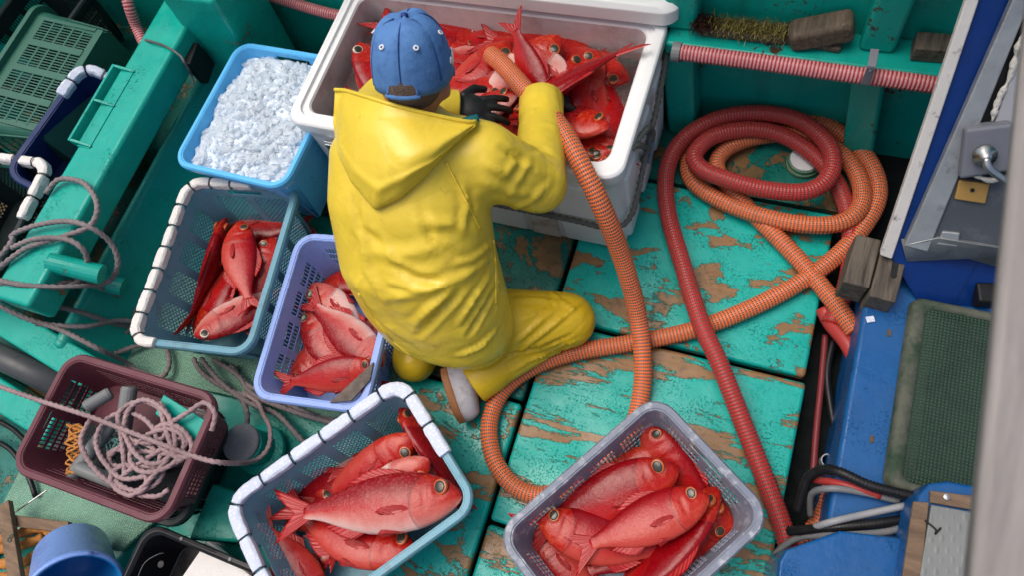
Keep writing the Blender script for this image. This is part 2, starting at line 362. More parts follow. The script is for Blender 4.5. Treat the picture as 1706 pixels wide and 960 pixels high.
# ---- lower left: cross beams, pipe, cables, mats
def beamq(name, pts, z, t, label, m='beam'):
    b = MB(); q = [P(x, y, z) for x, y in pts]; b.slab(q, (0, 0, 1), t); return tag(b.build(name, M[m], bevel=.01), label, 'beam')
beamq('cross_beam', [(-60, 465), (172, 603), (132, 645), (-60, 525)], .20, .03, 'teal cross beam above the grey pipe at the left edge')
beamq('cross_beam', [(-60, 592), (95, 690), (70, 735), (-60, 655)], .13, .10, 'teal cross beam below the grey pipe at the left edge')
b = MB(); b.tube([P(-90, 553, .165), P(116, 650, .165)], .045, 20); tag(b.build('drain_pipe', plain('shaded_grey_pipe', (.075, .08, .085), .35, .25, 9, .1), smooth=True), 'thick grey pipe between two teal cross beams at the left edge', 'pipe')  # pipe grey darkened: the shadow it lies in is put into the colour
for i, (l, lab) in enumerate((([(-30, 690, .05), (20, 715, .05), (60, 755, .05), (90, 790, .03)], 'upper black cable at the left edge beside the maroon crate'), ([(-30, 728, .05), (15, 748, .05), (45, 790, .04), (60, 830, .03)], 'lower black cable at the left edge beside the maroon crate'))):
    b = MB(); b.tube(spline(pz(l), .02), .009, 10); tag(b.build('cable', M['black'], smooth=True), lab, 'cable')
def matboard(pts, z, label):
    b = MB(); b.slab([P(x, y, z) for x, y in pts], (0, 0, 1), .018); return tag(b.build('deck_board', M['mat'], bevel=.005), label, 'deck board', 'pale green textured boards')
matboard([(240, 435), (700, 560), (640, 720), (120, 600)], .012, 'pale green ribbed board under the two middle fish crates')
matboard([(40, 770), (345, 790), (200, 920), (-20, 885)], .014, 'pale green ribbed board under the maroon crate')

# ---- blue cabin side (right)
ch = thing('cabin_ledge', 'worn blue painted ledge along the right side beside the hose channel', 'ledge', (.41, .6, .0))
b = MB(); b.hexa([(.365, .15, -.12), (.90, .15, -.12), (.90, 1.02, -.12), (.365, 1.02, -.12), (.350, .15, .20), (.90, .15, .20), (.90, 1.02, .20), (.350, 1.02, .20)]); b.build('ledge_body', M['ledge'], ch, bevel=.014, bseg=3)
for px, py in ((1481, 556), (1452, 733)):
    q = P(px, py, .2); b = MB(); b.loft([rrect(.010, .022, .005, q.z - .001, 4, q.xy), rrect(.010, .022, .005, q.z + .003, 4, q.xy)], True, True, True); b.build('screw_plug', M['wooddark'], ch)
mt = thing('step_mat', 'dark green mesh mat in a rounded tray on the blue ledge', 'mat', (.6, .65, .2))
x0, x1, y0, y1 = .462, .80, .40, .935; cx, cy = (x0 + x1) / 2, (y0 + y1) / 2; lx, ly = x1 - x0, y1 - y0
b = MB(); b.loft([rrect(lx, ly, .03, .201, 6, (cx, cy)), rrect(lx - .004, ly - .004, .03, .222, 6, (cx, cy)), rrect(lx - .02, ly - .02, .026, .232, 6, (cx, cy)), rrect(lx - .075, ly - .05, .02, .228, 6, (cx, cy)), rrect(lx - .085, ly - .06, .02, .214, 6, (cx, cy))], True, False, False)
b.build('tray_rim', plain('mossy_grey_rubber', (.12, .125, .095), .7, .4, 12, .4, dirt=(.02, .05, .025), dscale=16, dth=(.4, .65)), mt, smooth=True)
b = MB(); b.loft([rrect(lx - .075, ly - .05, .02, .206, 6, (cx, cy)), rrect(lx - .075, ly - .05, .02, .221, 6, (cx, cy)), rrect(lx - .13, ly - .10, .02, .228, 6, (cx, cy))], True, True, True); b.build('mesh_pad', M['matdk'], mt)

# raked cabin front: plane through (x, 1.013, .3) and (x, 1.427, .8)
RO, RD = V((.36, 1.013, .30)), V((0, .414, .50)).normalized(); RN = V((0, -RD.z, RD.y))
def PR(px, py, h=0): return PN(px, py, RO + RN * h, RN)
cab = thing('cabin', 'raked dark blue cabin front with a white coaming edge at upper right', 'cabin wall', RO)
def rq(pts, h, t, name, m, par=cab, bevel=.004):
    b = MB(); b.slab([PR(x, y, h) for x, y in pts], RN, t); return b.build(name, M[m] if isinstance(m, str) else m, par, bevel=bevel)
rq([(1640, -40), (1480, 420), (1560, 560), (1900, 600), (1900, -40)], 0, .05, 'wall_panel', 'cabin')
rq([(1622, -40), (1645, -40), (1486, 432), (1466, 425)], .012, .03, 'edge_board', plain('chipped_white_paint', (.62, .60, .57), .5, .12, 12, .4, dirt=(.20, .18, .16), dscale=30, dth=(.56, .68)))
dr = thing('cabin_door', 'weathered metal cabin door with steel lever handle and old white sealant', 'door', PR(1600, 250))
seal = plain('crumbling_white_sealant', (.66, .63, .56), .8, .2, 40, 1.0, bscale=60, bdist=.01)
rq([(1700, -30), (1730, -30), (1546, 420), (1506, 410)], .03, .035, 'door_frame', M['galv'], dr)
rq([(1506, 408), (1560, 395), (1740, 425), (1740, 475), (1512, 443)], .032, .03, 'door_frame', M['galv'], dr)
rq([(1730, -30), (1830, -30), (1700, 330), (1578, 330)], .014, .02, 'window_gasket', 'black', dr)
greyd = plain('dark_grey_door_paint', (.075, .085, .10), .4, .2, 9, .2, dirt=(.14, .15, .16), dscale=12)
rq([(1592, 296), (1700, 306), (1665, 430), (1540, 412)], .020, .02, 'door_panel', greyd, dr)
lk = rq([(1608, 215), (1690, 205), (1690, 285), (1598, 300)], .065, .05, 'lock_case', plain('grey_lock_case', (.17, .18, .21), .4, .15, 12, .1), dr, .01)
# sealant bead along the gasket and round the lock
rng = random.Random(3)
def bead(pts, h, r0, par):
    b = MB(); ps = spline([PR(x, y, h) for x, y in pts], .006); b.tube(ps, [r0 * (.8 + .7 * noise.noise(q * 60) + rng.uniform(-.12, .12)) for q in ps], 8); return b.build('sealant_bead', seal, par, smooth=True)
bead([(1716, 30), (1694, 85), (1684, 125), (1664, 165), (1652, 205)], .03, .008, dr)
bead([(1618, 240), (1606, 262), (1604, 282), (1622, 290), (1650, 300), (1680, 292)], .05, .006, dr)
rq([(1720, 20), (1790, 20), (1720, 230), (1655, 210)], .03, .02, 'handle_backing', plain('light_grey_panel', (.40, .40, .42), .5, .12, 10, .1), dr)
b = MB(); q = PR(1640, 258, .07); mm = RN.to_track_quat('Z', 'Y').to_matrix(); b.lathe([(.026, 0), (.026, .008), (.014, .012), (.012, .028), (0, .03)], q, 20, mm)
b.tube(spline([q + RN * .024, PR(1648, 280, .10), PR(1680, 304, .095)], .006), .009, 12); b.build('handle', M['steel'], dr, smooth=True)
rq([(1598, 300), (1650, 306), (1642, 340), (1590, 332)], .03, .012, 'strike_plate', plain('yellowed_plate', (.42, .25, .07), .5, .3, 14, .2), dr)
b = MB(); q = PR(1620, 316, .032); b.lathe([(.005, 0), (.005, .002), (0, .003)], q, 10, mm); b.build('keyhole', M['black'], dr)
rq([(1570, 385), (1600, 388), (1596, 412), (1560, 408)], .028, .012, 'hinge_plate', 'galv', dr)
# rail of the quay in the foreground
rl = MB(); rl.hexa([(.244, -.30, 1.50), (.42, -.30, 1.50), (.40, 1.6, 1.50), (.242, 1.6, 1.50), (.214, -.30, 1.61), (.42, -.30, 1.61), (.40, 1.6, 1.61), (.200, 1.6, 1.61)])
tag(rl.build('wooden_rail', M['woodpale'], bevel=.012), 'blurred pale weathered wooden rail close in front at the right edge', 'rail')
# lower right step with tread plate
sp = thing('cabin_step', 'blue wooden step box with a metal tread plate in the lower right corner', 'step', (.6, .25, 0))
b = MB(); z = .27
q = [P(x, y, z) for x, y in ((1298, 935), (1310, 917), (1400, 885), (1500, 897), (1530, 880), (1530, 1000), (1290, 1000))]
b.loft([[V((a.x, a.y, .0)) for a in q], q], True, True, True); b.build('side_box', M['ledge'], sp, bevel=.008)
q = [P(x, y, .34) for x, y in ((1528, 826), (1548, 806), (1580, 802), (1740, 830), (1740, 1010), (1495, 1010))]
b = MB(); b.loft([[V((a.x, a.y, .0)) for a in q], q], True, True, True); b.build('step_body', M['ledge'], sp, bevel=.010)
b = MB(); b.slab([P(x, y, .352) for x, y in ((1522, 836), (1548, 838), (1530, 1000), (1498, 1000))], (0, 0, 1), .011); b.build('edge_strip', M['woodbrown'], sp, bevel=.002)
b = MB(); b.slab([P(x, y, .352) for x, y in ((1550, 818), (1740, 842), (1740, 872), (1550, 838))], (0, 0, 1), .011); b.build('edge_strip', M['woodbrown'], sp, bevel=.002)
def tread():
    t = NT('aluminium_tread_plate'); co = t.co(scale=(62, 30, 1), rot=(0, 0, .6)); v = t.n('ShaderNodeTexVoronoi', i_Scale=1.0, i_Randomness=.12); t.l(co, v.inputs['Vector'])
    h = t.ramp(v.outputs['Distance'], [(.15, 1.0), (.42, 0.0)]); t.base(t.mix(t.noise(t.co(), 9, 5), (.17, .18, .17), (.27, .28, .265))); t.set('Roughness', .5); t.set('Metallic', .15); t.bump(h, .5, .003); return t.m
b = MB(); b.slab([P(x, y, .356) for x, y in ((1552, 842), (1740, 876), (1740, 1000), (1526, 1000))], (0, 0, 1), .014); b.build('tread_plate', tread(), sp, bevel=.002)
b = MB(); q = P(1577, 829, .353); b.lathe([(.007, 0), (.007, .002), (0, .003)], q, 12); b.build('screw', M['steel'], sp)
b = MB(); b.tube(spline(pz([(1541, 868, .358), (1560, 884, .358), (1557, 892, .358), (1568, 880, .358)]), .004), .0022, 6); tag(b.build('seaweed_scrap', M['black']), 'scrap of black weed on the metal tread plate', 'scrap')
# ================================================================ CRATES
class Crate:
    def __init__(s, name, label, cat, c, rz, L, Wd, H, zb, mat, pat='diamond', r=.05, taper=.035, nl=4, ns=2, rim=.02, group='plastic crates', rimmat=None, handles='xX', open_top=.80, solid=False, roll=None):
        s.L, s.W, s.H, s.r, s.tp, s.rim = L, Wd, H, r, taper, rim
        s.root = thing(name, label, cat, (c[0], c[1], zb), rz, group)
        if roll: s.root.rotation_euler = roll
        s.mat = mat; T = .003
        b = MB()
        def inset(z): return s.tp * (1 - z / H)
        def side(i, u, z, o=0):           # u in -1..1 along the straight part of wall i, o = outward offset
            k = inset(z)
            if i == 0: return V((L / 2 - k + o, u * (Wd / 2 - r), z))
            if i == 1: return V((-u * (L / 2 - r), Wd / 2 - k + o, z))
            if i == 2: return V((-L / 2 + k - o, -u * (Wd / 2 - r), z))
            return V((u * (L / 2 - r), -Wd / 2 + k - o, z))
        def sl(i, u0, u1, z0, z1, o0=-T, o1=0.0):
            b.hexa([side(i, u0, z0, o0), side(i, u1, z0, o0), side(i, u1, z0, o1), side(i, u0, z0, o1), side(i, u0, z1, o0), side(i, u1, z1, o0), side(i, u1, z1, o1), side(i, u0, z1, o1)])
        zl, zt = .05 * H + .012, open_top * H
        for i in range(4):
            ln = (Wd if i % 2 == 0 else L) - 2 * r; n = nl if i % 2 else ns
            sl(i, -1, 1, 0, zl)
            hk = {0: 'x', 2: 'X', 1: 'y', 3: 'Y'}[i] in handles
            if hk:
                sl(i, -1, -.42, zt, H); sl(i, .42, 1, zt, H); sl(i, -.42, .42, zt, zt + .25 * (H - zt)); sl(i, -.42, .42, H - .018, H)
            else: sl(i, -1, 1, zt, H)
            if solid: sl(i, -1, 1, zl, zt); continue
            rb = .022 / ln
            for k in range(n + 1):
                uc = -1 + 2 * k / n; a0, a1 = max(-1, uc - rb * 1.3), min(1, uc + rb * 1.3)
                sl(i, a0, a1, zl, zt, -T, .003)
            for k in range(n):
                u0, u1 = -1 + 2 * k / n + rb, -1 + 2 * (k + 1) / n - rb
                wd = (u1 - u0) / 2 * ln; hh = zt - zl
                def pt(a, c): return side(i, u0 + (u1 - u0) * a / wd, zl + c, -T / 2)
                nrm = side(i, 0, 0, 1) - side(i, 0, 0, 0)
                if pat == 'diamond':
                    p = .0175; cc = -hh
                    while cc < wd:          # lines a - c = cc and a + c = cc + hh
                        for sg in (1, -1):
                            c0, c1 = 0.0, hh
                            a0 = cc if sg > 0 else cc + hh; a1 = cc + hh if sg > 0 else cc
                            A, B = (a0, 0.0), (a1, hh)
                            def clip(A, B):
                                (xa, ya), (xb, yb) = A, B; t0, t1 = 0., 1.; dx = xb - xa
                                for lim, sgn in ((0, 1), (wd, -1)):
                                    fa = (xa - lim) * sgn; fb = (xb - lim) * sgn
                                    if fa < 0 and fb < 0: return None
                                    if fa < 0: t0 = max(t0, fa / (fa - fb))
                                    if fb < 0: t1 = min(t1, fa / (fa - fb))
                                if t1 - t0 < .02: return None
                                return (xa + dx * t0, ya + (yb - ya) * t0), (xa + dx * t1, ya + (yb - ya) * t1)
                            q = clip(A, B)
                            if q: b.bar(pt(*q[0]), pt(*q[1]), .0036, .003, nrm)
                        cc += p
                else:
                    nv = max(3, int(wd / .0115))
                    for q in range(1, nv): b.bar(pt(wd * q / nv, 0), pt(wd * q / nv, hh), .0045, .003, nrm)
                    for q in range(1, 5): b.bar(pt(0, hh * q / 5), pt(wd, hh * q / 5), .009, .0034, nrm)
        # corner posts
        for (cx, cy, a0) in ((1, 1, 0), (-1, 1, 90), (-1, -1, 180), (1, -1, 270)):
            loops = []
            for z in (0, H * .5, H):
                k = inset(z); lo = []
                for e in range(7):
                    a = R(a0 + 15 * e); lo.append(V((cx * (L / 2 - r - k + 0) + (r) * math.cos(a), cy * (Wd / 2 - r - k) + r * math.sin(a), z)))
                for e in range(6, -1, -1):
                    a = R(a0 + 15 * e); lo.append(V((cx * (L / 2 - r - k) + (r - T) * math.cos(a), cy * (Wd / 2 - r - k) + (r - T) * math.sin(a), z)))
                loops.append(lo)
            b.loft(loops, True, True, True)
        k = s.tp; b.loft([rrect(L - 2 * k, Wd - 2 * k, r, .0005), rrect(L - 2 * k - .001, Wd - 2 * k - .001, r, .006)], True, True, True)
        s.body = b.build('basket', mat, s.root); s.body.location = (0, 0, 0); s.body.matrix_parent_inverse = Matrix()
        b = MB(); m = rim
        b.loft([rrect(L - .008, Wd - .008, r, H - .024), rrect(L + 2 * m, Wd + 2 * m, r + m, H - .024), rrect(L + 2 * m + .003, Wd + 2 * m + .003, r + m, H - .004), rrect(L + 2 * m - .006, Wd + 2 * m - .006, r + m - .003, H + .003), rrect(L + .004, Wd + .004, r, H + .003), rrect(L - .009, Wd - .009, r - .004, H - .004), rrect(L - .009, Wd - .009, r - .004, H - .024)])
        s.rimo = b.build('rim', rimmat or mat, s.root, smooth=False); s.rimo.matrix_parent_inverse = Matrix()
    def path(s, off=0.0, n=10):
        return rrect(s.L + s.rim + 2 * off, s.W + s.rim + 2 * off, s.r + s.rim / 2 + off, s.H, n)
    def foam(s, a0, a1, mat, blk=.085, w=.022, h=.020, seed=1):      # foam sleeve blocks along the rim; a = fraction of the perimeter, counterclockwise from +x,+y corner
        rng = random.Random(seed); p = s.path(); p = p + [p[0]]
        d = [0]
        for i in range(1, len(p)): d.append(d[-1] + (p[i] - p[i - 1]).length)
        T = d[-1]
        def at(x):
            x = (x % 1) * T
            for i in range(1, len(d)):
                if d[i] >= x:
                    t = (x - d[i - 1]) / (d[i] - d[i - 1] + 1e-9); tg = (p[i] - p[i - 1]).normalized(); return p[i - 1].lerp(p[i], t), tg
            return p[0], (p[1] - p[0]).normalized()
        nb = max(1, round((a1 - a0) * T / blk))
        for k in range(nb):
            q0 = a0 + (a1 - a0) * k / nb; q1 = a0 + (a1 - a0) * (k + 1) / nb; g = .003 / T
            b = MB(); loops = []; ww, hh = w * rng.uniform(.9, 1.1), h * rng.uniform(.9, 1.1); ns = 7
            for e in range(ns):
                c, tg = at(q0 + g + (q1 - q0 - 2 * g) * e / (ns - 1)); sd = V((tg.y, -tg.x, 0)); sh = .86 if e in (0, ns - 1) else 1
                lo = []
                for (u, v) in ((-1, -1), (1, -1), (1, .55), (.62, 1), (-.62, 1), (-1, .55)):
                    lo.append(c + sd * u * ww * sh + V((0, 0, 1)) * (v * hh * sh + .002) + V((rng.uniform(-1, 1), rng.uniform(-1, 1), rng.uniform(-1, 1))) * .0012)
                loops.append(lo)
            b.loft(loops, True, True, True); o = b.build('foam_sleeve', mat, s.root, bevel=.003); o.matrix_parent_inverse = Matrix()
            if k:
                c, tg = at(q0); sd = V((tg.y, -tg.x, 0)); ring = [c + sd * w * 1.12 * math.cos(a) + V((0, 0, 1)) * (h * 1.18 * math.sin(a) + .002) for a in [2 * math.pi * e / 14 for e in range(15)]]
                b = MB(); b.tube(ring, .0015, 6); o = b.build('cord_tie', M['tie'], s.root); o.matrix_parent_inverse = Matrix()

crA = Crate('fish_crate', 'faded teal blue fish crate with aged white foam along its left rim', 'crate', (-1.625, .518), R(-81), .575, .405, .28, .02, M['crA'], 'diamond', group='fish crates')
crA.foam(.40, .86, M['foam'], .078, .017, .015, 3)
crB = Crate('fish_crate', 'lavender blue slotted fish crate with a broken metal patched corner, left of the kneeling man', 'crate', (-1.175, .445), R(-81.6), .535, .355, .24, .02, M['crB'], 'slot', nl=4, ns=2, group='fish crates', open_top=.78)
crC = Crate('fish_crate', 'light teal blue fish crate with embossed white foam sleeves on its rim, front centre', 'crate', (-.88, -.06), R(52), .585, .405, .27, .004, M['crC'], 'diamond', nl=4, ns=2, group='fish crates')
crC.foam(-.105, .48, M['foamb'], .105, .020, .012, 5)
crD = Crate('fish_crate', 'scuffed grey lavender fish crate without foam, front right on the hatch', 'crate', (-.117, .115), R(57), .545, .39, .235, .035, M['crD'], 'slot', nl=4, ns=2, group='fish crates', open_top=.76)
# metal patch on the corner of the lavender crate
b = MB(); q = [P(548, 668, .268), P(560, 672, .268), P(600, 640, .268), P(622, 606, .268), P(612, 612, .268)]
b.slab([P(549, 672, .272), P(585, 668, .272), P(616, 634, .272), P(622, 604, .272)], (0, 0, 1), .006); o = b.build('metal_patch', plain('rusty_steel', (.045, .026, .018), .45, .4, 20, .4, metal=.1, dirt=(.10, .04, .02), dscale=24), crB.root)
o['label'] = 'rusty metal patch'
# crates with gear and the stacks in the side gutter
crG2 = Crate('gear_crate', 'black green crate standing under the maroon gear crate', 'crate', (-1.64, -.12), R(0), .44, .32, .17, .02, M['crDark'], 'slot', group='gear crates')
crG = Crate('gear_crate', 'maroon crate full of rope and floats, on a dark crate at the lower left', 'crate', (-1.622, -.09), R(.8), .545, .345, .165, .215, M['crG'], 'slot', nl=3, ns=2, group='gear crates', taper=.03)
crF = Crate('ice_crate', 'bright blue crate heaped with crushed ice beside the white fish box', 'crate', (-1.655, 1.05), R(89), .50, .43, .33, .07, M['crF'], 'slot', nl=3, ns=2, solid=True, group='ice crates', rim=.016, taper=.045)
b = MB(); b.loft([rrect(.42, .34, .04, .0), rrect(.44, .36, .04, .072)], True, True, True); o = b.build('tub', M['black']); o.location = (-1.655, 1.05, 0); tag(o, 'black tub under the bright blue ice crate', 'tub')
q = P(520, 345, .10); b = MB(); b.lathe([(.055, 0), (.06, .03), (.057, .04), (.06, .05), (.057, .06), (.06, .08), (.05, .10), (.0, .10)], (-1.30, .80, .004), 20); tag(b.build('rubber_boot_top', M['black'], smooth=True), 'ribbed black rubber tub fitting between the ice crate and the white box', 'fitting')
# gutter: green crate on its side, black crate, navy crate with foam, dark crate with foam
def gut(name, label, corners, z, H, mat, pat, **k):
    a, b_, c = [P(x, y, z) for x, y in corners]      # corner, end of long edge, end of short edge
    L = (b_ - a).length; Wd = (c - a).length; cc = (b_ + c) / 2; rz = math.atan2((b_ - a).y, (b_ - a).x)
    return Crate(name, label, 'crate', (cc.x, cc.y), rz, L - .05, Wd - .05, H, z - H, mat, pat, **k)
gc = Crate('stacked_crate', 'green slotted crate lying on its side in the left gutter', 'crate', (-2.66, 1.02), 0, .58, .36, .34, .40, M['crGreen'], 'slot', group='crates in the side gutter')
gc.root.rotation_euler = (R(90), 0, R(-90)); gc.root.location = (-2.52, 1.05, .24)
gb = Crate('stacked_crate', 'black slotted crate behind the green crate at the left edge', 'crate', (-3.0, 1.3), 0, .55, .36, .28, .12, M['crDark'], 'slot', group='crates in the side gutter')
gb.root.rotation_euler = (0, 0, R(86)); gb.root.location = (-2.99, 1.28, .05)
gn = Crate('stacked_crate', 'navy blue crate with white foam sleeves, between the green crate and the teal beam', 'crate', (-2.48, .95), 0, .48, .30, .2, .05, M['crNavy'], 'slot', solid=True, group='crates in the side gutter')
gn.root.rotation_euler = (R(28), 0, R(84)); gn.root.location = (-2.47, .86, .15); gn.foam(.62, 1.12, M['foamb'], .07, .02, .018, 8)
gd = Crate('stacked_crate', 'black crate with a white foam sleeve, in the left gutter below the green crate', 'crate', (-2.66, .40), 0, .50, .42, .26, .05, M['crDark'], 'diamond', group='crates in the side gutter')
gd.root.rotation_euler = (0, 0, R(95)); gd.root.location = (-2.60, .42, .12); gd.foam(.68, 1.12, M['foam'], .09, .018, .018, 9)

# ---------------------------------------------------------------- crushed ice
def ice_mat():
    t = NT('crushed_ice'); co = t.co(); t.base(t.mix(t.noise(co, 30, 4), (.66, .78, .90), (.86, .92, .97))); t.set('Roughness', .16); t.set('IOR', 1.31); t.set('Specular IOR Level', .6)
    t.bump(t.noise(co, 120, 5), .35, .004); return t.m
def clear_ice():
    t = NT('clear_ice_lumps'); t.base((.80, .89, .97)); t.set('Roughness', .06); t.set('Alpha', .42); t.set('Specular IOR Level', .8); t.bump(t.noise(t.co(), 90, 3), .25, .004); return t.m
rng = random.Random(11); b = MB()
def chunk(c, s):
    bm = bmesh.new(); bmesh.ops.create_icosphere(bm, subdivisions=1, radius=1)
    sx, sy, sz = s * rng.uniform(.6, 1.3), s * rng.uniform(.6, 1.3), s * rng.uniform(.35, .8)
    m = Matrix.Rotation(rng.uniform(0, 6.28), 3, 'Z') @ Matrix.Rotation(rng.uniform(-.7, .7), 3, 'X')
    b.add([m @ V((v.co.x * sx * rng.uniform(.75, 1.25), v.co.y * sy * rng.uniform(.75, 1.25), v.co.z * sz * rng.uniform(.75, 1.2))) + V(c) for v in bm.verts], [[v.index for v in f.verts] for f in bm.faces]); bm.free()
IC = V((-1.655, 1.05, 0)); ir = Matrix.Rotation(R(89), 3, 'Z')
def iceh(x, y): return .352 + .070 * max(0, 1 - (x / .27) ** 2) * max(0, 1 - (y / .23) ** 2) + .020 * noise.noise(V((x * 9, y * 9, 3)))
n = 130; g = []
for i in range(n + 1):
    for j in range(n + 1):
        x, y = (-.5 + i / n) * .475, (-.5 + j / n) * .405; p = ir @ V((x, y, 0)) + IC
        dd = noise.voronoi(V((x * 48, y * 48, 2)))[0]; d2 = noise.voronoi(V((x * 110, y * 110, 7)))[0]
        g.append((p.x, p.y, iceh(x, y) - .010 + .006 * (1 - min(1, dd[0])) * (1 + noise.noise(V((x * 22, y * 22, 1)))) + .0035 * (1 - min(1, d2[0]))))
b.add(g, [(i * (n + 1) + j, (i + 1) * (n + 1) + j, (i + 1) * (n + 1) + j + 1, i * (n + 1) + j + 1) for i in range(n) for j in range(n)])
b.m = 1
for k in range(1100):
    x, y = rng.uniform(-.230, .230), rng.uniform(-.196, .196); p = ir @ V((x, y, 0)) + IC; s_ = rng.choice((.006, .008, .010, .013, .017, .022))
    chunk((p.x, p.y, iceh(x, y) - s_ * .1), s_)
ice = b.build('crushed_ice', [ice_mat(), clear_ice()]); ice.data.polygons.foreach_set('use_smooth', [k < n * n for k in range(len(ice.data.polygons))]); ice['kind'] = 'stuff'; tag(ice, 'heap of clear crushed ice in the bright blue crate', 'ice')

# ================================================================ WHITE FISH BOX
bx = thing('insulated_box', 'large white insulated box full of red fish in front of the man', 'fish box', (-.91, 1.27, 0))
X0, X1, Y0, Y1, ZT = -1.465, -.358, .976, 1.565, .50; bc = ((X0 + X1) / 2, (Y0 + Y1) / 2); bl, bw = X1 - X0, Y1 - Y0
b = MB()
wall_t = .055
lo = []
for (dl, z) in ((.020, .004), (.018, .18), (.011, .18), (.014, .40), (.008, .43), (.002, .445), (0, .46), (0, .492), (.006, .499), (.016, .50)): lo.append(rrect(bl - 2 * dl, bw - 2 * dl, .055, z, 7, bc))
b.loft(lo, True, True, False); b.build('box_body', M['white'], bx, bevel=.004)
b = MB(); b.loft([rrect(bl - .032, bw - .032, .05, .4995, 7, bc), rrect(bl - .062, bw - .062, .045, .4995, 7, bc), rrect(bl - .066, bw - .066, .043, .489, 7, bc), rrect(bl - 2 * wall_t + .008, bw - 2 * wall_t + .008, .04, .489, 7, bc), rrect(bl - 2 * wall_t, bw - 2 * wall_t, .04, .482, 7, bc)]); b.build('rim', M['white'], bx)
b = MB(); b.loft([rrect(bl - 2 * wall_t, bw - 2 * wall_t, .04, .482, 7, bc), rrect(bl - 2 * wall_t - .03, bw - 2 * wall_t - .03, .04, .06, 7, bc)], True, False, True); b.build('lining', M['whitein'], bx, smooth=False)
# moulded ribs: front and right side
b = MB()
for x0, x1 in ((-1.38, -1.12), (-1.06, -.72), (-.585, -.41)):
    b.hexa([(x0, Y0 + .006, .20), (x1, Y0 + .006, .20), (x1, Y0 + .06, .20), (x0, Y0 + .06, .20), (x0, Y0 + .005, .395), (x1, Y0 + .005, .395), (x1, Y0 + .06, .395), (x0, Y0 + .06, .395)])
    b.hexa([(x0 + .0, Y0 + .012, .012), (x1, Y0 + .012, .012), (x1, Y0 + .07, .012), (x0, Y0 + .07, .012), (x0, Y0 + .006, .165), (x1, Y0 + .006, .165), (x1, Y0 + .07, .165), (x0, Y0 + .07, .165)])
for y0, y1 in ((1.03, 1.16), (1.20, 1.33), (1.37, 1.50)):
    b.hexa([(X1 - .06, y0, .02), (X1 - .004, y0 + .01, .02), (X1 - .004, y1 - .01, .02), (X1 - .06, y1, .02), (X1 - .06, y0, .40), (X1 - .003, y0 + .012, .39), (X1 - .003, y1 - .012, .39), (X1 - .06, y1, .40)])
b.build('moulded_panel', M['white'], bx, bevel=.012, bseg=3)
b = MB(); b.slab([(-.70, Y0 + .0085, .02), (-.60, Y0 + .0085, .02), (-.60, Y0 + .0085, .39), (-.70, Y0 + .0085, .39)], (0, -1, 0), .004)
b.build('stained_recess', plain('rust_stained_white_plastic', (.62, .59, .54), .5, .1, 8, .1, dirt=(.33, .20, .10), dscale=9, dth=(.5, .66)), bx)
def latch(x, z):
    b = MB(); y = Y0 - .002; b.box((x, y, z), (.045, .012, .075)); b.box((x, y - .010, z + .012), (.030, .012, .05)); b.tube([V((x - .022, y - .012, z - .025)), V((x + .022, y - .012, z - .025))], .007, 10)
    b.build('latch', M['steel'], bx, bevel=.003)
latch(-.655, .375); latch(-1.33, .385)
# lid lying across the back of the box
lid = thing('insulated_slab', 'white lid slab lying across the back of the fish box', 'lid', (-.8, 1.72, .51))
b = MB(); q = [P(600, -52, .513), P(820, 12, .513), P(1012, 34, .513), P(1120, 14, .513)]
a, c = V((-1.33, 1.50, .512)), V((-.33, 1.505, .512))
LM = Matrix.Rotation(R(1.2), 4, 'Z')
lo = []
for dl, z in ((.02, .506), (.0, .516), (0, .565), (.012, .58), (.03, .585)): lo.append([p for p in rrect(1.14 - 2 * dl, .56 - 2 * dl, .05, z, 7, (-.895, 1.782))])
b.loft(lo, True, True, True); b.build('lid_slab', M['white'], lid, bevel=.004)
# water in the box
def water_mat():
    t = NT('pink_tinted_water'); t.base((.86, .60, .58)); t.set('Roughness', .06); t.set('Transmission Weight', .92); t.set('IOR', 1.33); t.bump(t.noise(t.co(), 26, 5), .55, .02); return t.m
n = 60; vs = []
for i in range(n + 1):
    for j in range(n + 1):
        x, y = -1.40 + i / n * .98, 1.04 + j / n * .46; d = math.hypot(x + .80, (y - 1.37) * 1.5)
        vs.append((x, y, .388 + .004 * noise.noise(V((x * 14, y * 14, 0))) + .006 * math.exp(-(d / .12) ** 2) * noise.noise(V((x * 50, y * 50, 5)))))
b = MB(); b.add(vs, [(i * (n + 1) + j, (i + 1) * (n + 1) + j, (i + 1) * (n + 1) + j + 1, i * (n + 1) + j + 1) for i in range(n) for j in range(n)])
w = b.build('water', water_mat(), smooth=True); struct(w)
# splash of white ripples where the hose discharges
rng = random.Random(5); b = MB()
for k in range(22):
    q = P(rng.uniform(760, 880), rng.uniform(40, 80), .394); a = rng.uniform(0, 6.28); l = rng.uniform(.006, .018); r0 = rng.uniform(.0006, .0013)
    ps = [q + V((math.cos(a + .35 * e) * l * e * .5, math.sin(a + .35 * e) * l * e * .5, 0)) for e in range(6)]; b.tube(ps, [r0 * f_ for f_ in (.3, .8, 1, 1, .7, .2)], 6)
for k in range(110):
    q = P(rng.uniform(760, 880), rng.uniform(40, 78), .394); r0 = rng.uniform(.0007, .0026); b.lathe([(r0, 0), (r0 * .8, r0 * .5), (0, r0 * .7)], q, 8)
o = b.build('splash', plain('white_froth', (.75, .72, .72), .15, .05, 20, .2)); o['kind'] = 'stuff'; tag(o, 'white splash of water where the hose fills the fish box', 'splash')
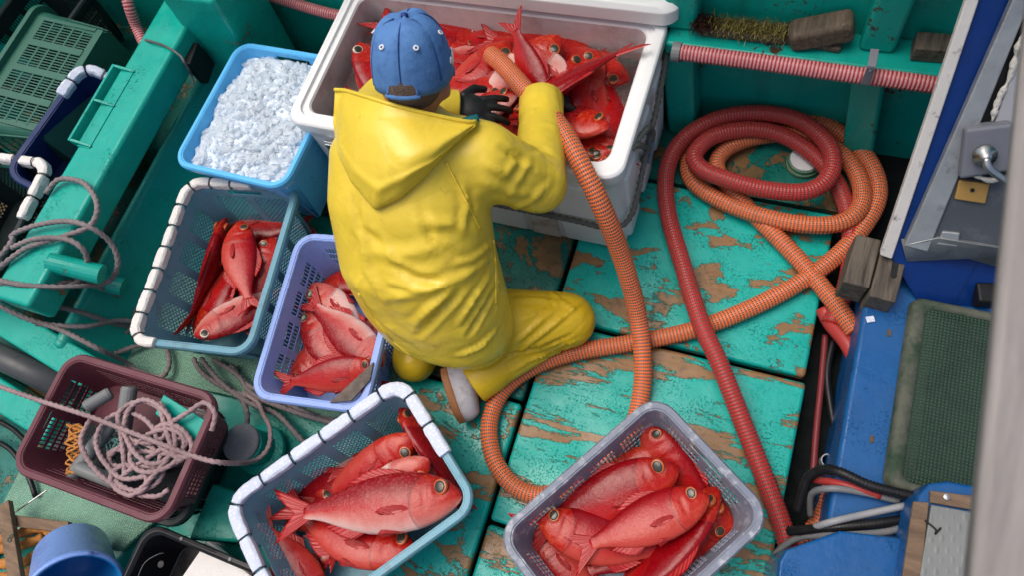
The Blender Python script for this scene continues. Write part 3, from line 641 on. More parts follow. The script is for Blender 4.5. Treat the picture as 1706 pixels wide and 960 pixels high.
# ================================================================ FISH
def fish_mat(name, kind):
    t = NT(name); uv = t.n('ShaderNodeUVMap'); s = t.n('ShaderNodeSeparateXYZ'); t.l(uv.outputs[0], s.inputs[0]); u, v = s.outputs[0], s.outputs[1]
    u = t.math('ADD', u, t.math('MULTIPLY', t.math('POWER', t.math('SUBTRACT', v, .42), 2.0), .22))
    oi = t.n('ShaderNodeObjectInfo'); rnd = oi.outputs['Random']; co = t.co('UV')
    mp = t.n('ShaderNodeMapping'); mp.inputs['Scale'].default_value = (62, 24, 1); t.l(uv.outputs[0], mp.inputs[0])
    vo = t.n('ShaderNodeTexVoronoi', i_Scale=1.0, i_Randomness=.75); t.l(mp.outputs[0], vo.inputs['Vector'])
    scl = t.ramp(vo.outputs['Distance'], [(.15, 1.0), (.6, 0.0)])
    oc = t.co(); n = t.noise(oc, 7, 5); n2 = t.noise(oc, 40, 5)
    # v: 1 = back, 0 = belly
    vv = t.math('ADD', v, t.math('MULTIPLY', t.math('SUBTRACT', n, .5), .35)); vv = t.math('ADD', vv, t.math('MULTIPLY', t.math('SUBTRACT', rnd, .5), .34))
    deep, mid, pale = (.24, .0015, .005), (.38, .004, .006), (.48, .055, .038)
    body = t.ramp(vv, [(.10, pale), (.28, (.44, .022, .017)), (.56, mid), (.78, deep)])
    if kind == 'pale': body = t.ramp(vv, [(.10, (.68, .44, .40)), (.32, (.56, .19, .16)), (.52, (.41, .008, .009)), (.80, deep)])
    body = t.mix(t.math('MULTIPLY', scl, .15), body, (.72, .32, .27), 'MIX') if kind == 'pale' else t.mix(t.math('MULTIPLY', scl, .05), body, (.50, .06, .05))
    head = t.ramp(t.math('ADD', t.math('MULTIPLY', n2, .5), t.math('MULTIPLY', n, .5)), [(.36, (.30, .004, .005)), (.52, (.46, .020, .009)), (.68, (.58, .085, .028))])
    hm = t.ramp(u, [(.238, 1.0), (.252, 0.0)]); c = t.mix(t.math('MULTIPLY', hm, t.math('ADD', .35, t.math('MULTIPLY', t.math('FRACT', t.math('MULTIPLY', rnd, 7.31)), .65))), body, head)
    gl = t.ramp(t.math('ABSOLUTE', t.math('SUBTRACT', u, .253)), [(.0, .55), (.009, 0.0)]); c = t.mix(gl, c, (.10, .0, .002))
    t.base(c); t.set('Roughness', t.ramp(n2, [(.3, .12), (.7, .36)])); t.set('Specular IOR Level', .3); t.set('Coat Weight', .10); t.set('Coat Roughness', .07)
    t.set('Subsurface Weight', .06); t.set('Subsurface Scale', .008); t.set('Subsurface Radius', (1.0, .25, .2))
    t.bump(scl, .14, .0015); t.bump(n2, .18, .003); t.bump(n, .25, .012); return t.m
FM = fish_mat('wet_red_fish_skin', 'red'); FP = fish_mat('pale_bellied_fish_skin', 'pale')
def fin_mat():
    t = NT('red_fin_rays'); uv = t.n('ShaderNodeUVMap'); s = t.n('ShaderNodeSeparateXYZ'); t.l(uv.outputs[0], s.inputs[0])
    w = t.ramp(t.math('ABSOLUTE', t.math('SUBTRACT', t.math('FRACT', t.math('MULTIPLY', s.outputs[0], 9.0)), .5)), [(.1, 0.0), (.4, 1.0)])
    t.base(t.mix(w, (.30, .004, .007), (.50, .028, .024))); t.set('Roughness', .35); t.set('Subsurface Weight', .1); t.set('Subsurface Scale', .004); t.bump(w, .5, .002); return t.m
FF = fin_mat()
IR = plain('gold_fish_iris', (.52, .10, .022), .15, .4, 60, .1, coat=.6); PU = plain('cloudy_fish_pupil', (.045, .042, .03), .08, .3, 60, 0, coat=.4)
IRW = plain('pale_fish_iris', (.70, .55, .45), .15, .25, 60, .1, coat=.6)
ST = [(0, .004, -.016, .006), (.012, .022, -.034, .016), (.03, .040, -.052, .024), (.06, .064, -.074, .034), (.10, .088, -.096, .043), (.15, .108, -.116, .051), (.20, .121, -.130, .056), (.245, .129, -.138, .060), (.255, .130, -.138, .056), (.32, .136, -.144, .060), (.40, .134, -.142, .059), (.48, .124, -.132, .054), (.56, .106, -.112, .045), (.64, .082, -.084, .034), (.71, .058, -.056, .023), (.77, .042, -.038, .015), (.81, .038, -.034, .010), (.83, .038, -.034, .006)]
def prof(t):
    for a, b in zip(ST, ST[1:]):
        if t <= b[0] + 1e-9:
            k = (t - a[0]) / (b[0] - a[0]); k2 = k; return [a[i] + (b[i] - a[i]) * k2 for i in (1, 2, 3)]
    return list(ST[-1][1:])
def mkfish(by, bz, jaw):           # by, bz: bend sideways in the lying plane / upwards
    def bend(p):
        x = .5 - p[0]; k = max(0, x - .22)
        return V((p[0] + .35 * k * k * abs(by), p[1] + by * k * k * 1.4, p[2] + bz * k * k * 1.3))
    n, m = 52, 28; ts = [.83 * (i / n) ** 1.12 for i in range(n + 1)]
    b = MB(); vs = []; uv = []; ev = V((.5 - .095, .040))
    for t in ts:
        tp, bt, w = prof(t); mid = (tp + bt) / 2; h = (tp - bt) / 2
        for j in range(m + 1):
            a = 2 * math.pi * j / m; cy, cz = math.cos(a), math.sin(a)
            sy = math.copysign(abs(cy) ** 1.05, cy); y = mid + h * sy; z = w * math.copysign(abs(cz) ** .85, cz)
            x = .5 - t
            # relief: eye socket brow, cheek plate groove, mouth line, lateral line
            d = math.hypot(x - ev.x, y - ev.y); z *= 1 + .10 * math.exp(-((d - .052) / .016) ** 2) - .16 * math.exp(-(d / .030) ** 2)
            ml = -.012 - .95 * t
            if t < .085 + jaw * .02: z *= 1 - .34 * math.exp(-((y - ml) / .007) ** 2)
            if .05 < t < .23:
                dd = abs(math.hypot(x - .42, y + .01) - .10); z *= 1 - .10 * math.exp(-(dd / .007) ** 2) * (1 if y < .05 else .3)
            if t > .26: z *= 1 + .03 * math.exp(-((y - mid - h * .45) / .006) ** 2)
            vs.append(bend((x, y, z))); uv.append((t, (y - bt) / (tp - bt + 1e-6)))
    # open gill edge in u for the collar
    fs = [(i * (m + 1) + j, i * (m + 1) + j + 1, (i + 1) * (m + 1) + j + 1, (i + 1) * (m + 1) + j) for i in range(n) for j in range(m)]
    fs += [tuple(range(m - 1, -1, -1)), tuple(n * (m + 1) + j for j in range(m))]
    b.add(vs, fs, uv); body = b.mesh('fish_body')
    def fin(pts_base, pts_tip, th=.0035, nu=10, nv=5, zoff=None, name='fin'):
        f = MB(); 
        def g(l, u):
            k = u * (len(l) - 1); i = min(int(k), len(l) - 2); return V(l[i]).lerp(V(l[i + 1]), k - i)
        for sgn in (1, -1):
            vs, uv = [], []
            for i in range(nu + 1):
                for j in range(nv + 1):
                    u, q = i / nu, j / nv; p = g(pts_base, u).lerp(g(pts_tip, u), q)
                    p.z += sgn * th * (1 - .8 * q) + .003 * math.sin(u * 9 * 6.283) * q * .5 + .008 * q * math.sin(u * 5)
                    vs.append(bend(p)); uv.append((u, q))
            fs = [(i * (nv + 1) + j, (i + 1) * (nv + 1) + j, (i + 1) * (nv + 1) + j + 1, i * (nv + 1) + j + 1) for i in range(nu) for j in range(nv)]
            f.add(vs, fs, uv)
        N = (nu + 1) * (nv + 1); e = [i * (nv + 1) + nv for i in range(nu + 1)]
        f.f += [(e[i], e[i + 1], e[i + 1] + N, e[i] + N) for i in range(nu)]; f.mi += [0] * nu
        f.f += [(k, k + 1, k + 1 + N, k + N) for k in range(nv)]; f.mi += [0] * nv
        q0 = nu * (nv + 1); f.f += [(q0 + k, q0 + k + 1, q0 + k + 1 + N, q0 + k + N) for k in range(nv)]; f.mi += [0] * nv
        return f.mesh(name)
    tx = .5 - .80
    tail = fin([(tx, .040, 0), (tx - .012, .02, 0), (tx - .016, .002, 0), (tx - .012, -.018, 0), (tx, -.036, 0)],
               [(-.50, .135, 0), (-.47, .085, 0), (-.385, .004, 0), (-.46, -.082, 0), (-.495, -.132, 0)], .005, 16, 6, name='tail_fin')
    dors = fin([(.5 - .27, .126, 0), (.5 - .36, .130, 0), (.5 - .45, .124, 0), (.5 - .56, .100, 0)], [(.5 - .33, .150, 0), (.5 - .44, .168, 0), (.5 - .52, .150, 0), (.5 - .61, .104, 0)], .006, 10, 4, name='dorsal_fin')
    anal = fin([(.5 - .50, -.122, 0), (.5 - .57, -.106, 0), (.5 - .68, -.064, 0)], [(.5 - .57, -.150, 0), (.5 - .63, -.128, 0), (.5 - .73, -.066, 0)], .005, 8, 4, name='anal_fin')
    pec = fin([(.5 - .262, -.026, .052), (.5 - .258, -.036, .053), (.5 - .260, -.046, .052)], [(.5 - .33, -.018, .063), (.5 - .39, -.024, .063), (.5 - .425, -.040, .063), (.5 - .40, -.056, .063), (.5 - .33, -.062, .062)], .0022, 12, 5, name='pectoral_fin')
    pel = fin([(.5 - .285, -.138, .012), (.5 - .31, -.142, .012), (.5 - .335, -.142, .012)], [(.5 - .40, -.120, .045), (.5 - .42, -.138, .040), (.5 - .42, -.154, .02)], .003, 6, 4, name='pelvic_fin')
    for me, mt_ in ((tail, FF), (dors, FF), (anal, FF), (pec, FF), (pel, FF)):
        me.materials.append(mt_); me.polygons.foreach_set('use_smooth', [True] * len(me.polygons))
    body.polygons.foreach_set('use_smooth', [True] * len(body.polygons)); body.materials.append(FM); bp = body.copy(); bp.materials[0] = FP
    ez = .038
    e1 = MB(); e1.lathe([(.039, -.012), (.038, .003), (.035, .0075), (.031, .0095), (.027, .0095)], (0, 0, 0), 24); e1m = e1.mesh('eye'); e1m.polygons.foreach_set('use_smooth', [True] * len(e1m.polygons))
    e2 = MB(); e2.lathe([(.0285, .005), (.028, .0098), (.021, .0122), (.011, .0132), (0, .0135)], (0, 0, 0), 20); e2m = e2.mesh('pupil'); e2m.polygons.foreach_set('use_smooth', [True] * len(e2m.polygons))
    e1w = e1m.copy(); e1m.materials.append(IR); e1w.materials.append(IRW); e2m.materials.append(PU)
    return dict(body=(body, bp), fins=(tail, dors, anal, pec, pel), eye=(e1m, e1w), pupil=e2m, ev=ev, ez=ez)
FISH = [mkfish(0, 0, 0), mkfish(.16, .05, 1), mkfish(-.18, -.04, 1), mkfish(.05, -.10, 0)]
def fish(label, hx, hy, hz, tx, ty, tz, var=0, back='L', roll=0, pale=False, eye='gold', size=None, group='red fish', sq=None):
    """snout at (hx,hy) height hz, tail tip at (tx,ty) height tz; back: which side of the heading the back lies on."""
    f = FISH[var]; up_ = .035 if group == 'red fish in the white box' else 0; h, t = P(hx, hy, hz + up_), P(tx, ty, tz + up_); d = h - t; L = size * 1.1 if size else d.length; d.normalize(); sq = sq or (1.14 if size else 1.04)
    c_ = h - d * L / 2; e_ = d * L / 2; fr = BOUND[group]; inv = fr[0].inverted(); c_ = inv @ c_; e_ = inv.to_3x3() @ e_; k_ = 1.0
    for ax in (0, 1):
        lim = fr[1 + ax]; ex = abs(e_[ax])
        if ex > lim: k_ = min(k_, lim / ex)
    L *= k_; e_ *= k_
    for ax in (0, 1):
        room = fr[1 + ax] - abs(e_[ax]); c_[ax] = max(-room, min(room, c_[ax]))
    c_ = fr[0] @ c_; h = c_ + fr[0].to_3x3() @ e_
    r = thing('fish', label, 'fish', (0, 0, 0), 0, group)
    y = V((0, 0, 1)).cross(d).normalized(); z = d.cross(y)
    if back == 'R': y, z = -y, -z
    m = Matrix((d, y, z)).transposed(); rl = -roll if back == 'R' else roll
    m = m @ Matrix.Rotation(R(rl), 3, 'X'); r.rotation_euler = m.to_euler(); r.location = h - d * L / 2; r.scale = (L, L * sq, L)
    def ob(name, me, par, loc=(0, 0, 0), rot=(0, 0, 0)):
        o = bpy.data.objects.new(name, me); C.objects.link(o); o.parent = par; o.location = loc; o.rotation_euler = rot; return o
    ob('body', f['body'][1 if pale else 0], r)
    for me in f['fins']: ob(me.name.split('.')[0], me, r)
    pf = ob('pectoral_fin', f['fins'][3], r); pf.scale = (1, 1, -1)
    for sg in (1, -1):
        e = ob('eye', f['eye'][0 if eye == 'gold' else 1], r, (f['ev'].x, f['ev'].y, sg * f['ez']), (0 if sg > 0 else math.pi, R(-10) * 1, 0)); ob('pupil', f['pupil'], e)
    return r
gA, gB, gC, gD, gE = ('red fish in the foam edged teal crate', 'red fish in the lavender crate', 'red fish in the front foam sleeved crate', 'red fish in the grey lavender crate', 'red fish in the white box')
def cfr(c, m=.008): return (Matrix.LocRotScale(c.root.location, c.root.rotation_euler, (1, 1, 1)), c.L / 2 - m, c.W / 2 - m)
BOUND = {gA: cfr(crA), gB: cfr(crB), gC: cfr(crC), gD: cfr(crD), gE: (Matrix.Translation((bc[0], bc[1], 0)), bl / 2 - .088, bw / 2 - .085)}
# crate A (mid left)
fish('fish lying flat under the pile, tail up, in the teal crate', 322, 545, .07, 420, 420, .07, 0, 'L', 0, group=gA)
fish('slim dark red fish seen from its back along the left of the teal crate', 377, 362, .14, 318, 580, .10, 3, 'R', 70, group=gA, size=.44)
fish('orange red fish lying head up in the middle of the teal crate', 402, 368, .17, 392, 535, .19, 1, 'R', -8, False, group=gA, size=.36)
fish('half hidden fish at the upper right corner of the teal crate', 418, 385, .08, 512, 372, .08, 0, 'L', 5, True, group=gA, size=.36)
fish('fish along the right wall of the teal crate with its head hidden', 455, 395, .13, 405, 520, .12, 0, 'L', 14, group=gA, size=.34)
fish('pale faced fish with a white ringed eye at the bottom of the teal crate', 333, 563, .16, 470, 490, .11, 0, 'L', 0, True, 'white', group=gA, size=.36)
fish('red fish with its head in the lower left corner of the teal crate', 325, 560, .10, 390, 455, .12, 2, 'L', 10, group=gA, size=.35)
fish('fish tucked beside the tail of the middle fish in the teal crate', 430, 520, .09, 415, 470, .09, 0, 'R', 0, True, group=gA, size=.30)
# crate B (lavender)
fish('red fish at the far edge of the lavender crate beside the yellow coat', 520, 455, .08, 650, 430, .08, 0, 'L', 8, group=gB, size=.44)
fish('fish with a gold eye at the top of the lavender crate', 508, 462, .15, 640, 600, .12, 1, 'L', 0, True, group=gB, size=.46)
fish('fish lying tail up across the middle of the lavender crate', 628, 625, .15, 492, 502, .17, 0, 'R', 0, True, group=gB, size=.46)
fish('orange fish lying upright in the middle left of the lavender crate', 500, 512, .13, 565, 625, .12, 2, 'L', 8, True, group=gB, size=.40)
fish('fish with a gold eye in the lower left corner of the lavender crate', 447, 632, .11, 545, 565, .09, 0, 'L', -6, group=gB, size=.38)
fish('fish along the bottom edge of the lavender crate, head by the metal patch', 612, 600, .19, 425, 632, .19, 0, 'L', 22, False, group=gB, size=.46)
fish('buried fish under the others in the lavender crate', 610, 520, .06, 500, 580, .06, 0, 'L', 0, group=gB, size=.38)
# crate C (front centre)
fish('fish lying underneath along the lower edge of the front foam crate', 690, 800, .07, 450, 880, .08, 0, 'L', 5, group=gC, size=.42)
fish('deep red fish at the bottom of the front foam crate, tail to the left', 672, 945, .155, 418, 893, .15, 1, 'L', -14, False, group=gC, size=.45)
fish('small orange headed fish half buried near the back wall of the front foam crate', 565, 800, .12, 690, 740, .08, 0, 'L', 8, True, group=gC, size=.38)
fish('fish with its head at the far corner of the front foam crate', 688, 728, .19, 560, 850, .10, 2, 'R', -14, group=gC, size=.42)
fish('headless looking fish with its body across the left of the front foam crate', 455, 880, .04, 672, 752, .20, 2, 'R', 8, False, group=gC, size=.44)
fish('white bellied fish second from the top in the front foam crate', 716, 768, .205, 575, 885, .13, 0, 'R', -18, True, group=gC, size=.42)
fish('largest pinkish fish lying on top across the front foam crate', 770, 824, .235, 455, 862, .215, 0, 'L', 2, True, group=gC)
fish('narrow red fish standing on edge at the right side of the front foam crate', 692, 722, .17, 775, 830, .12, 3, 'L', 62, group=gC, size=.40)
fish('low red fish along the near wall of the front foam crate', 640, 872, .08, 470, 985, .08, 0, 'R', 0, True, group=gC, size=.40)
fish('fish lying across the left end of the front foam crate, tail fin upright', 500, 968, .11, 428, 852, .13, 3, 'R', 12, False, group=gC, size=.33)
# crate D (front right)
fish('buried fish in the lower middle of the grey crate', 1080, 800, .06, 930, 920, .06, 0, 'L', 0, group=gD, size=.42)
fish('fish with its eye showing behind the leftmost fish of the grey crate', 1107, 748, .13, 985, 860, .08, 0, 'R', -12, group=gD, size=.40)
fish('fish at the far corner of the grey crate with its head pointing up left', 1107, 738, .16, 1205, 900, .09, 1, 'R', 22, False, group=gD, size=.40)
fish('long red fish with its tail at the left corner of the grey crate', 1094, 778, .185, 852, 888, .13, 0, 'L', 10, False, group=gD, size=.45)
fish('fish tail fanned in the left corner of the grey crate', 1010, 880, .10, 850, 935, .10, 0, 'L', 0, False, group=gD, size=.40)
fish('small face peeking out at the right wall of the grey crate', 1228, 868, .12, 1150, 990, .06, 0, 'L', 10, group=gD, size=.38)
fish('big dark red fish seen from its back along the right of the grey crate', 1192, 818, .13, 1035, 1010, .12, 3, 'R', 48, False, group=gD, size=.48)
fish('red flank at the lower left of the grey crate', 905, 915, .10, 985, 1010, .09, 0, 'L', 0, group=gD, size=.38)
fish('fish low along the near wall of the grey crate', 1110, 880, .09, 960, 1010, .09, 2, 'R', 10, group=gD, size=.42)
fish('orange fish with a large eye on top in the middle of the grey crate', 1180, 826, .205, 975, 912, .19, 0, 'L', -4, False, group=gD, size=.375)
fish('orange headed fish facing left at the bottom of the grey crate', 921, 912, .175, 1110, 990, .15, 1, 'R', 0, False, group=gD, size=.46)
fish('fish low along the right end of the grey crate', 1218, 895, .10, 1100, 768, .10, 0, 'R', 10, group=gD, size=.36)
# white box
ZB = .37
fish('fish with its tail against the left back corner of the white box', 700, 70, .37, 610, -25, .40, 0, 'R', 5, True, group=gE, size=.42)
fish('fish with a white ringed eye at the left wall of the white box', 568, 118, .41, 620, 215, .36, 0, 'L', 25, False, 'white', group=gE, size=.38)
fish('dark red fish under water near the back of the white box', 700, 90, .36, 790, 130, .35, 0, 'L', 0, group=gE, size=.40)
fish('whitish fish under water by the splash in the white box', 730, 62, .355, 850, 45, .345, 0, 'L', 0, True, group=gE, size=.40)
fish('fish with its eye showing beside the hose outlet in the white box', 852, 70, .385, 745, 175, .36, 0, 'R', -5, False, group=gE, size=.40)
fish('red fish under the blue cap in the white box', 760, 160, .36, 640, 90, .36, 0, 'L', 0, group=gE, size=.40)
fish('fish behind the hose with its head to the upper right in the white box', 936, 62, .43, 822, 160, .37, 0, 'R', -15, True, group=gE, size=.40)
fish('fish tail standing up at the back of the white box', 930, 130, .37, 893, 32, .44, 0, 'L', 30, group=gE, size=.31)
fish('fish with a pale face at the back right of the white box', 943, 86, .425, 1032, 185, .37, 1, 'L', -15, True, group=gE, size=.40)
fish('slim red fish with a raised tail across the right of the white box', 925, 155, .43, 1062, 58, .46, 3, 'L', 40, group=gE, size=.42)
fish('fish against the right wall of the white box', 1030, 95, .41, 1055, 210, .36, 0, 'L', 35, group=gE, size=.38)
fish('red fish lying in the middle right of the white box', 975, 150, .40, 930, 240, .38, 0, 'L', 15, group=gE, size=.36)
fish('fish pointing up beside the right wall of the white box', 1000, 150, .395, 1020, 250, .36, 2, 'L', 10, group=gE, size=.36)
fish('fish with its face turned right at the front right corner of the white box', 1020, 212, .425, 905, 195, .37, 0, 'L', -5, True, group=gE, size=.38)
fish('fish tucked into the front right corner of the white box', 960, 245, .36, 1030, 265, .36, 0, 'R', 0, True, group=gE, size=.36)
fish('pale fish at the front wall of the white box under the sleeve', 852, 185, .40, 745, 225, .36, 0, 'L', -10, True, group=gE, size=.38)
fish('red fish beneath the black glove in the white box', 850, 150, .375, 700, 150, .36, 0, 'R', 0, group=gE, size=.40)
fish('fish by the front wall of the white box left of the glove', 640, 150, .36, 745, 190, .36, 0, 'L', 0, group=gE, size=.40)
fish('sunken fish in the middle of the white box', 960, 110, .35, 840, 110, .35, 0, 'R', 0, group=gE, size=.40)
fish('sunken fish at the far right back of the white box', 1060, 95, .35, 950, 60, .35, 0, 'R', 0, group=gE, size=.40)
fish('sunken fish at the front right of the white box', 900, 235, .34, 1020, 200, .34, 0, 'R', 0, group=gE, size=.40)

rng = random.Random(77)
for k, (px, py, a) in enumerate(((600, 30, 20), (590, 90, 80), (640, 60, -30), (700, 30, 10), (760, 70, 30), (820, 50, 0), (880, 90, 60), (985, 60, -20), (1040, 70, 70), (1045, 140, 90), (1000, 200, 60), (950, 200, 20), (880, 220, -15), (800, 215, 10), (800, 130, 40), (700, 170, 0), (1050, 180, 80), (1015, 245, 20), (1060, 110, 100), (930, 60, 10), (1035, 215, 70), (985, 265, 10), (960, 225, 60))):
    c_, s_ = math.cos(R(a)) * 70, math.sin(R(a)) * 70
    fish('submerged red fish of which only a flank shows among the others in the white box', px + c_, py + s_, .343, px - c_, py - s_, .350, k % 4, 'LR'[k % 2], rng.uniform(-12, 12), False, group=gE, size=.38)
# ================================================================ HOSES
def hose(name, label, pts, m, r=.0282, pitch=HP):
    ps = spline(pts, pitch / 4)
    def rf(i, L, a): return r * (1.0 + .045 * math.cos(2 * math.pi * (L / pitch + .5)))
    b = MB(); b.tube(ps, r, 14, rf, True, True); return tag(b.build(name, M[m], smooth=True, fixn=False), label, 'hose')
LO = [(818, 90, .455), (842, 112, .49), (880, 155, .535), (928, 205, .545), (962, 262, .545), (1003, 345, .46), (1040, 440, .27), (1062, 525, .12), (1071, 600, .06), (1068, 660, .030), (1050, 720, .028), (1000, 775, .028), (945, 815, .028), (893, 826, .028), (850, 805, .028), (822, 762, .028), (816, 705, .028), (838, 652, .028), (888, 613, .028), (960, 588, .028), (1060, 571, .028), (1165, 548, .028), (1285, 498, .028), (1380, 438, .03), (1440, 375, .032), (1463, 320, .035), (1445, 265, .035), (1398, 220, .03), (1335, 195, .028), (1270, 193, .028), (1210, 205, .028), (1162, 236, .028), (1146, 275, .028), (1162, 310, .03), (1230, 347, .04), (1320, 371, .06), (1395, 372, .06), (1433, 345, .055), (1430, 295, .045), (1392, 248, .035), (1330, 224, .028), (1260, 228, .028), (1208, 250, .028), (1196, 285, .028), (1245, 345, .028), (1330, 432, .028), (1390, 505, .04), (1425, 555, .05)]
hose('suction_hose', 'orange spiral hose running from the fish box across the deck and into the coil', pz(LO), 'hoseO')
LR = [(1322, 960, .03), (1306, 885, .03), (1252, 742, .035), (1200, 610, .075), (1168, 540, .083), (1140, 450, .07), (1112, 350, .05), (1112, 278, .07), (1142, 228, .085), (1200, 196, .085), (1268, 188, .085), (1335, 202, .09), (1382, 245, .10), (1382, 292, .10), (1345, 318, .10), (1280, 316, .105), (1215, 300, .11), (1168, 280, .11), (1158, 255, .105), (1190, 226, .09), (1250, 215, .075), (1310, 228, .06), (1368, 270, .05), (1405, 330, .03), (1418, 400, .03), (1412, 470, .03), (1385, 540, .02)]
hose('discharge_hose', 'dark red spiral hose curving from the bottom edge up to the coil', pz(LR), 'hoseR')
def hy(px, py, y): d = ray(px, py); return CAM + d * (y / d.y)
LP = [hy(1128, 86, 1.452), hy(1250, 101, 1.452), hy(1400, 121, 1.452), hy(1490, 132, 1.452), hy(1640, 152, 1.452)]
hose('bulwark_hose', 'pale ribbed red hose clamped along the bulwark under the shelf', LP, 'hoseP', .0235, .0105)
q = hy(1127, 86, 1.452); b = MB(); b.tube([q + V((-.012, 0, 0)), q + V((.012, 0, 0))], .029, 18); tag(b.build('hose_coupling', M['grey'], smooth=False), 'grey coupling at the left end of the bulwark hose beside the fish box', 'coupling')
q = hy(1447, 122, 1.43); b = MB(); b.box((q.x, 1.424, q.z), (.022, .006, .07)); b.box((q.x, 1.452, q.z + .036), (.022, .06, .006)); b.box((q.x, 1.452, q.z - .036), (.022, .06, .006)); b.lathe([(.005, 0), (.004, .003), (0, .004)], (q.x, 1.4205, q.z + .024), 10, Matrix.Rotation(R(90), 3, 'X'))
tag(b.build('hose_clamp', plain('grey_clamp', (.20, .21, .24), .4, .1), bevel=.002), 'grey strap clamp holding the hose to the bulwark rib', 'clamp')
hose('wall_hose', 'short red ribbed hose against the hull at the top left', [P(205, -30, .55), P(215, 10, .5), P(228, 45, .43), P(240, 72, .40)], 'hoseP', .02, .0105)
hose('wall_hose', 'red ribbed hose at the top edge between the frame post and the fish box', [P(420, -18, .33), P(480, 2, .33), P(540, 20, .33), P(600, 33, .33)], 'hoseP', .021, .0105)
# hoses and cables in the channel by the cabin
def cable(label, pts, r, m, nm='cable', rib=0):
    b = MB(); ps = spline(pz(pts), .004 if rib else .012)
    b.tube(ps, r, 10, (lambda i, L, a: r * (1 + .12 * math.cos(2 * math.pi * L / rib))) if rib else None); return tag(b.build(nm, m if not isinstance(m, str) else M[m], smooth=True), label, 'cable')
redp = plain('smooth_red_hose', (.44, .05, .045), .35, .15, 10, .05); rb_ = plain('rust_red_pipe', (.20, .03, .035), .4, .2)
cable('smooth bright red hose sleeve ending under the wooden blocks', [(1372, 515, .0), (1385, 540, .0), (1410, 570, .02), (1426, 600, .02)], .026, redp, 'hose_sleeve')
cable('thin dark red pipe running down the dark channel', [(1375, 560, -.05), (1368, 640, -.05), (1360, 720, -.05), (1354, 800, -.05)], .010, rb_, 'pipe')
cable('black corrugated hose in the dark channel', [(1388, 570, -.05), (1378, 620, -.05), (1384, 680, -.05), (1400, 760, -.05)], .011, 'black', 'hose', .008)
cable('thick black corrugated hose curving from the channel to the step box', [(1330, 850, .10), (1345, 800, .16), (1370, 784, .20), (1400, 788, .24), (1450, 810, .25), (1520, 828, .25), (1560, 836, .25)], .013, 'black', 'hose', .009)
cable('orange red hose beneath the upper black corrugated hose', [(1356, 800, .13), (1390, 805, .20), (1430, 815, .22), (1470, 828, .22)], .011, redp, 'hose')
gcab = plain('grey_cable', (.20, .205, .21), .4, .15)
cable('grey cable hooking over the blue ledge below the orange red hose', [(1350, 860, .06), (1352, 825, .14), (1380, 815, .22), (1430, 820, .22), (1500, 836, .22)], .009, gcab)
cable('pale grey cable sweeping up to the step box', [(1330, 890, .10), (1380, 872, .22), (1440, 858, .22), (1515, 842, .24)], .009, plain('pale_grey_cable', (.32, .33, .34), .4, .12))
cable('black corrugated hose lying level above the lower grey cable', [(1315, 886, .12), (1380, 880, .20), (1450, 874, .22), (1510, 866, .22)], .012, 'black', 'hose', .009)
cable('lower grey cable reaching from the channel to the step box', [(1290, 925, .05), (1330, 897, .12), (1400, 893, .22), (1470, 888, .22), (1510, 878, .22)], .009, gcab)
hose('channel_hose', 'short length of orange spiral hose deep in the channel beside the blue step', pz([(1385, 812, .02), (1375, 850, .02), (1350, 890, .02), (1320, 925, .02)]), 'hoseO', .024)
q = P(1380, 768, -.02); b = MB(); b.lathe([(.020, -.08), (.020, .0), (.017, .0), (.017, -.08)], q, 18); tag(b.build('pipe_end', M['galv']), 'open end of a small metal pipe in the dark channel', 'pipe')

# ================================================================ ROPES
def rope(mb, pts, r, lay=.028, seg=9, step=None):
    ps = spline(pts, step or lay / 7)
    def rf(i, L, a): return r * (1 + .20 * math.cos(3 * (a - 2 * math.pi * L / (3 * lay) )))
    mb.tube(ps, r, seg, rf)
def ropeobj(name, label, lists, r, m, lay=.022, group=None, cat='rope', raw=False):
    b = MB()
    for l in lists: rope(b, l if raw else pz(l), r, lay)
    return tag(b.build(name, M[m], smooth=True, fixn=False), label, cat, group)
ropeobj('mooring_rope', 'grey mauve rope looped over the teal beam and trailing across the deck at left', [
    [(-20, 462, .46), (40, 415, .47), (100, 395, .47), (150, 375, .47), (162, 340, .47), (140, 305, .475), (100, 298, .475), (76, 322, .465)],
    [(-10, 440, .46), (20, 402, .47), (22, 390, .475), (60, 375, .48), (110, 368, .48), (150, 378, .47), (185, 405, .40), (196, 440, .34), (178, 470, .30), (120, 478, .40), (40, 475, .46), (-20, 462, .46)],
    [(20, 412, .465), (60, 397, .485), (110, 398, .475), (138, 415, .45), (145, 440, .40), (130, 468, .36), (90, 480, .40), (-10, 470, .46)],
    [(-20, 480, .44), (60, 478, .42), (130, 470, .34), (190, 490, .16), (215, 505, .05), (226, 530, .04), (196, 575, .04), (165, 565, .05)],
    [(-20, 495, .40), (60, 505, .34), (130, 520, .24), (190, 540, .12), (222, 545, .04)],
    [(-20, 500, .38), (40, 530, .30), (100, 550, .25), (160, 580, .22), (210, 605, .08), (232, 620, .05), (270, 628, .05), (282, 600, .04), (262, 570, .04), (190, 590, .06)],
    [(250, 455, .04), (222, 465, .05), (212, 490, .06), (225, 520, .06), (220, 548, .05), (170, 575, .06)],
    [(60, 540, .27), (140, 545, .22), (200, 535, .12), (250, 540, .05)]], .0085, 'rope')
ropeobj('lashing_cord', 'thin brown cord tied round the teal beam near the frame post', [[(236, 68, .40), (246, 67, .46), (275, 76, .462), (300, 92, .462), (308, 105, .45), (318, 122, .36), (322, 140, .33)]], .004, 'ropedk', .012)
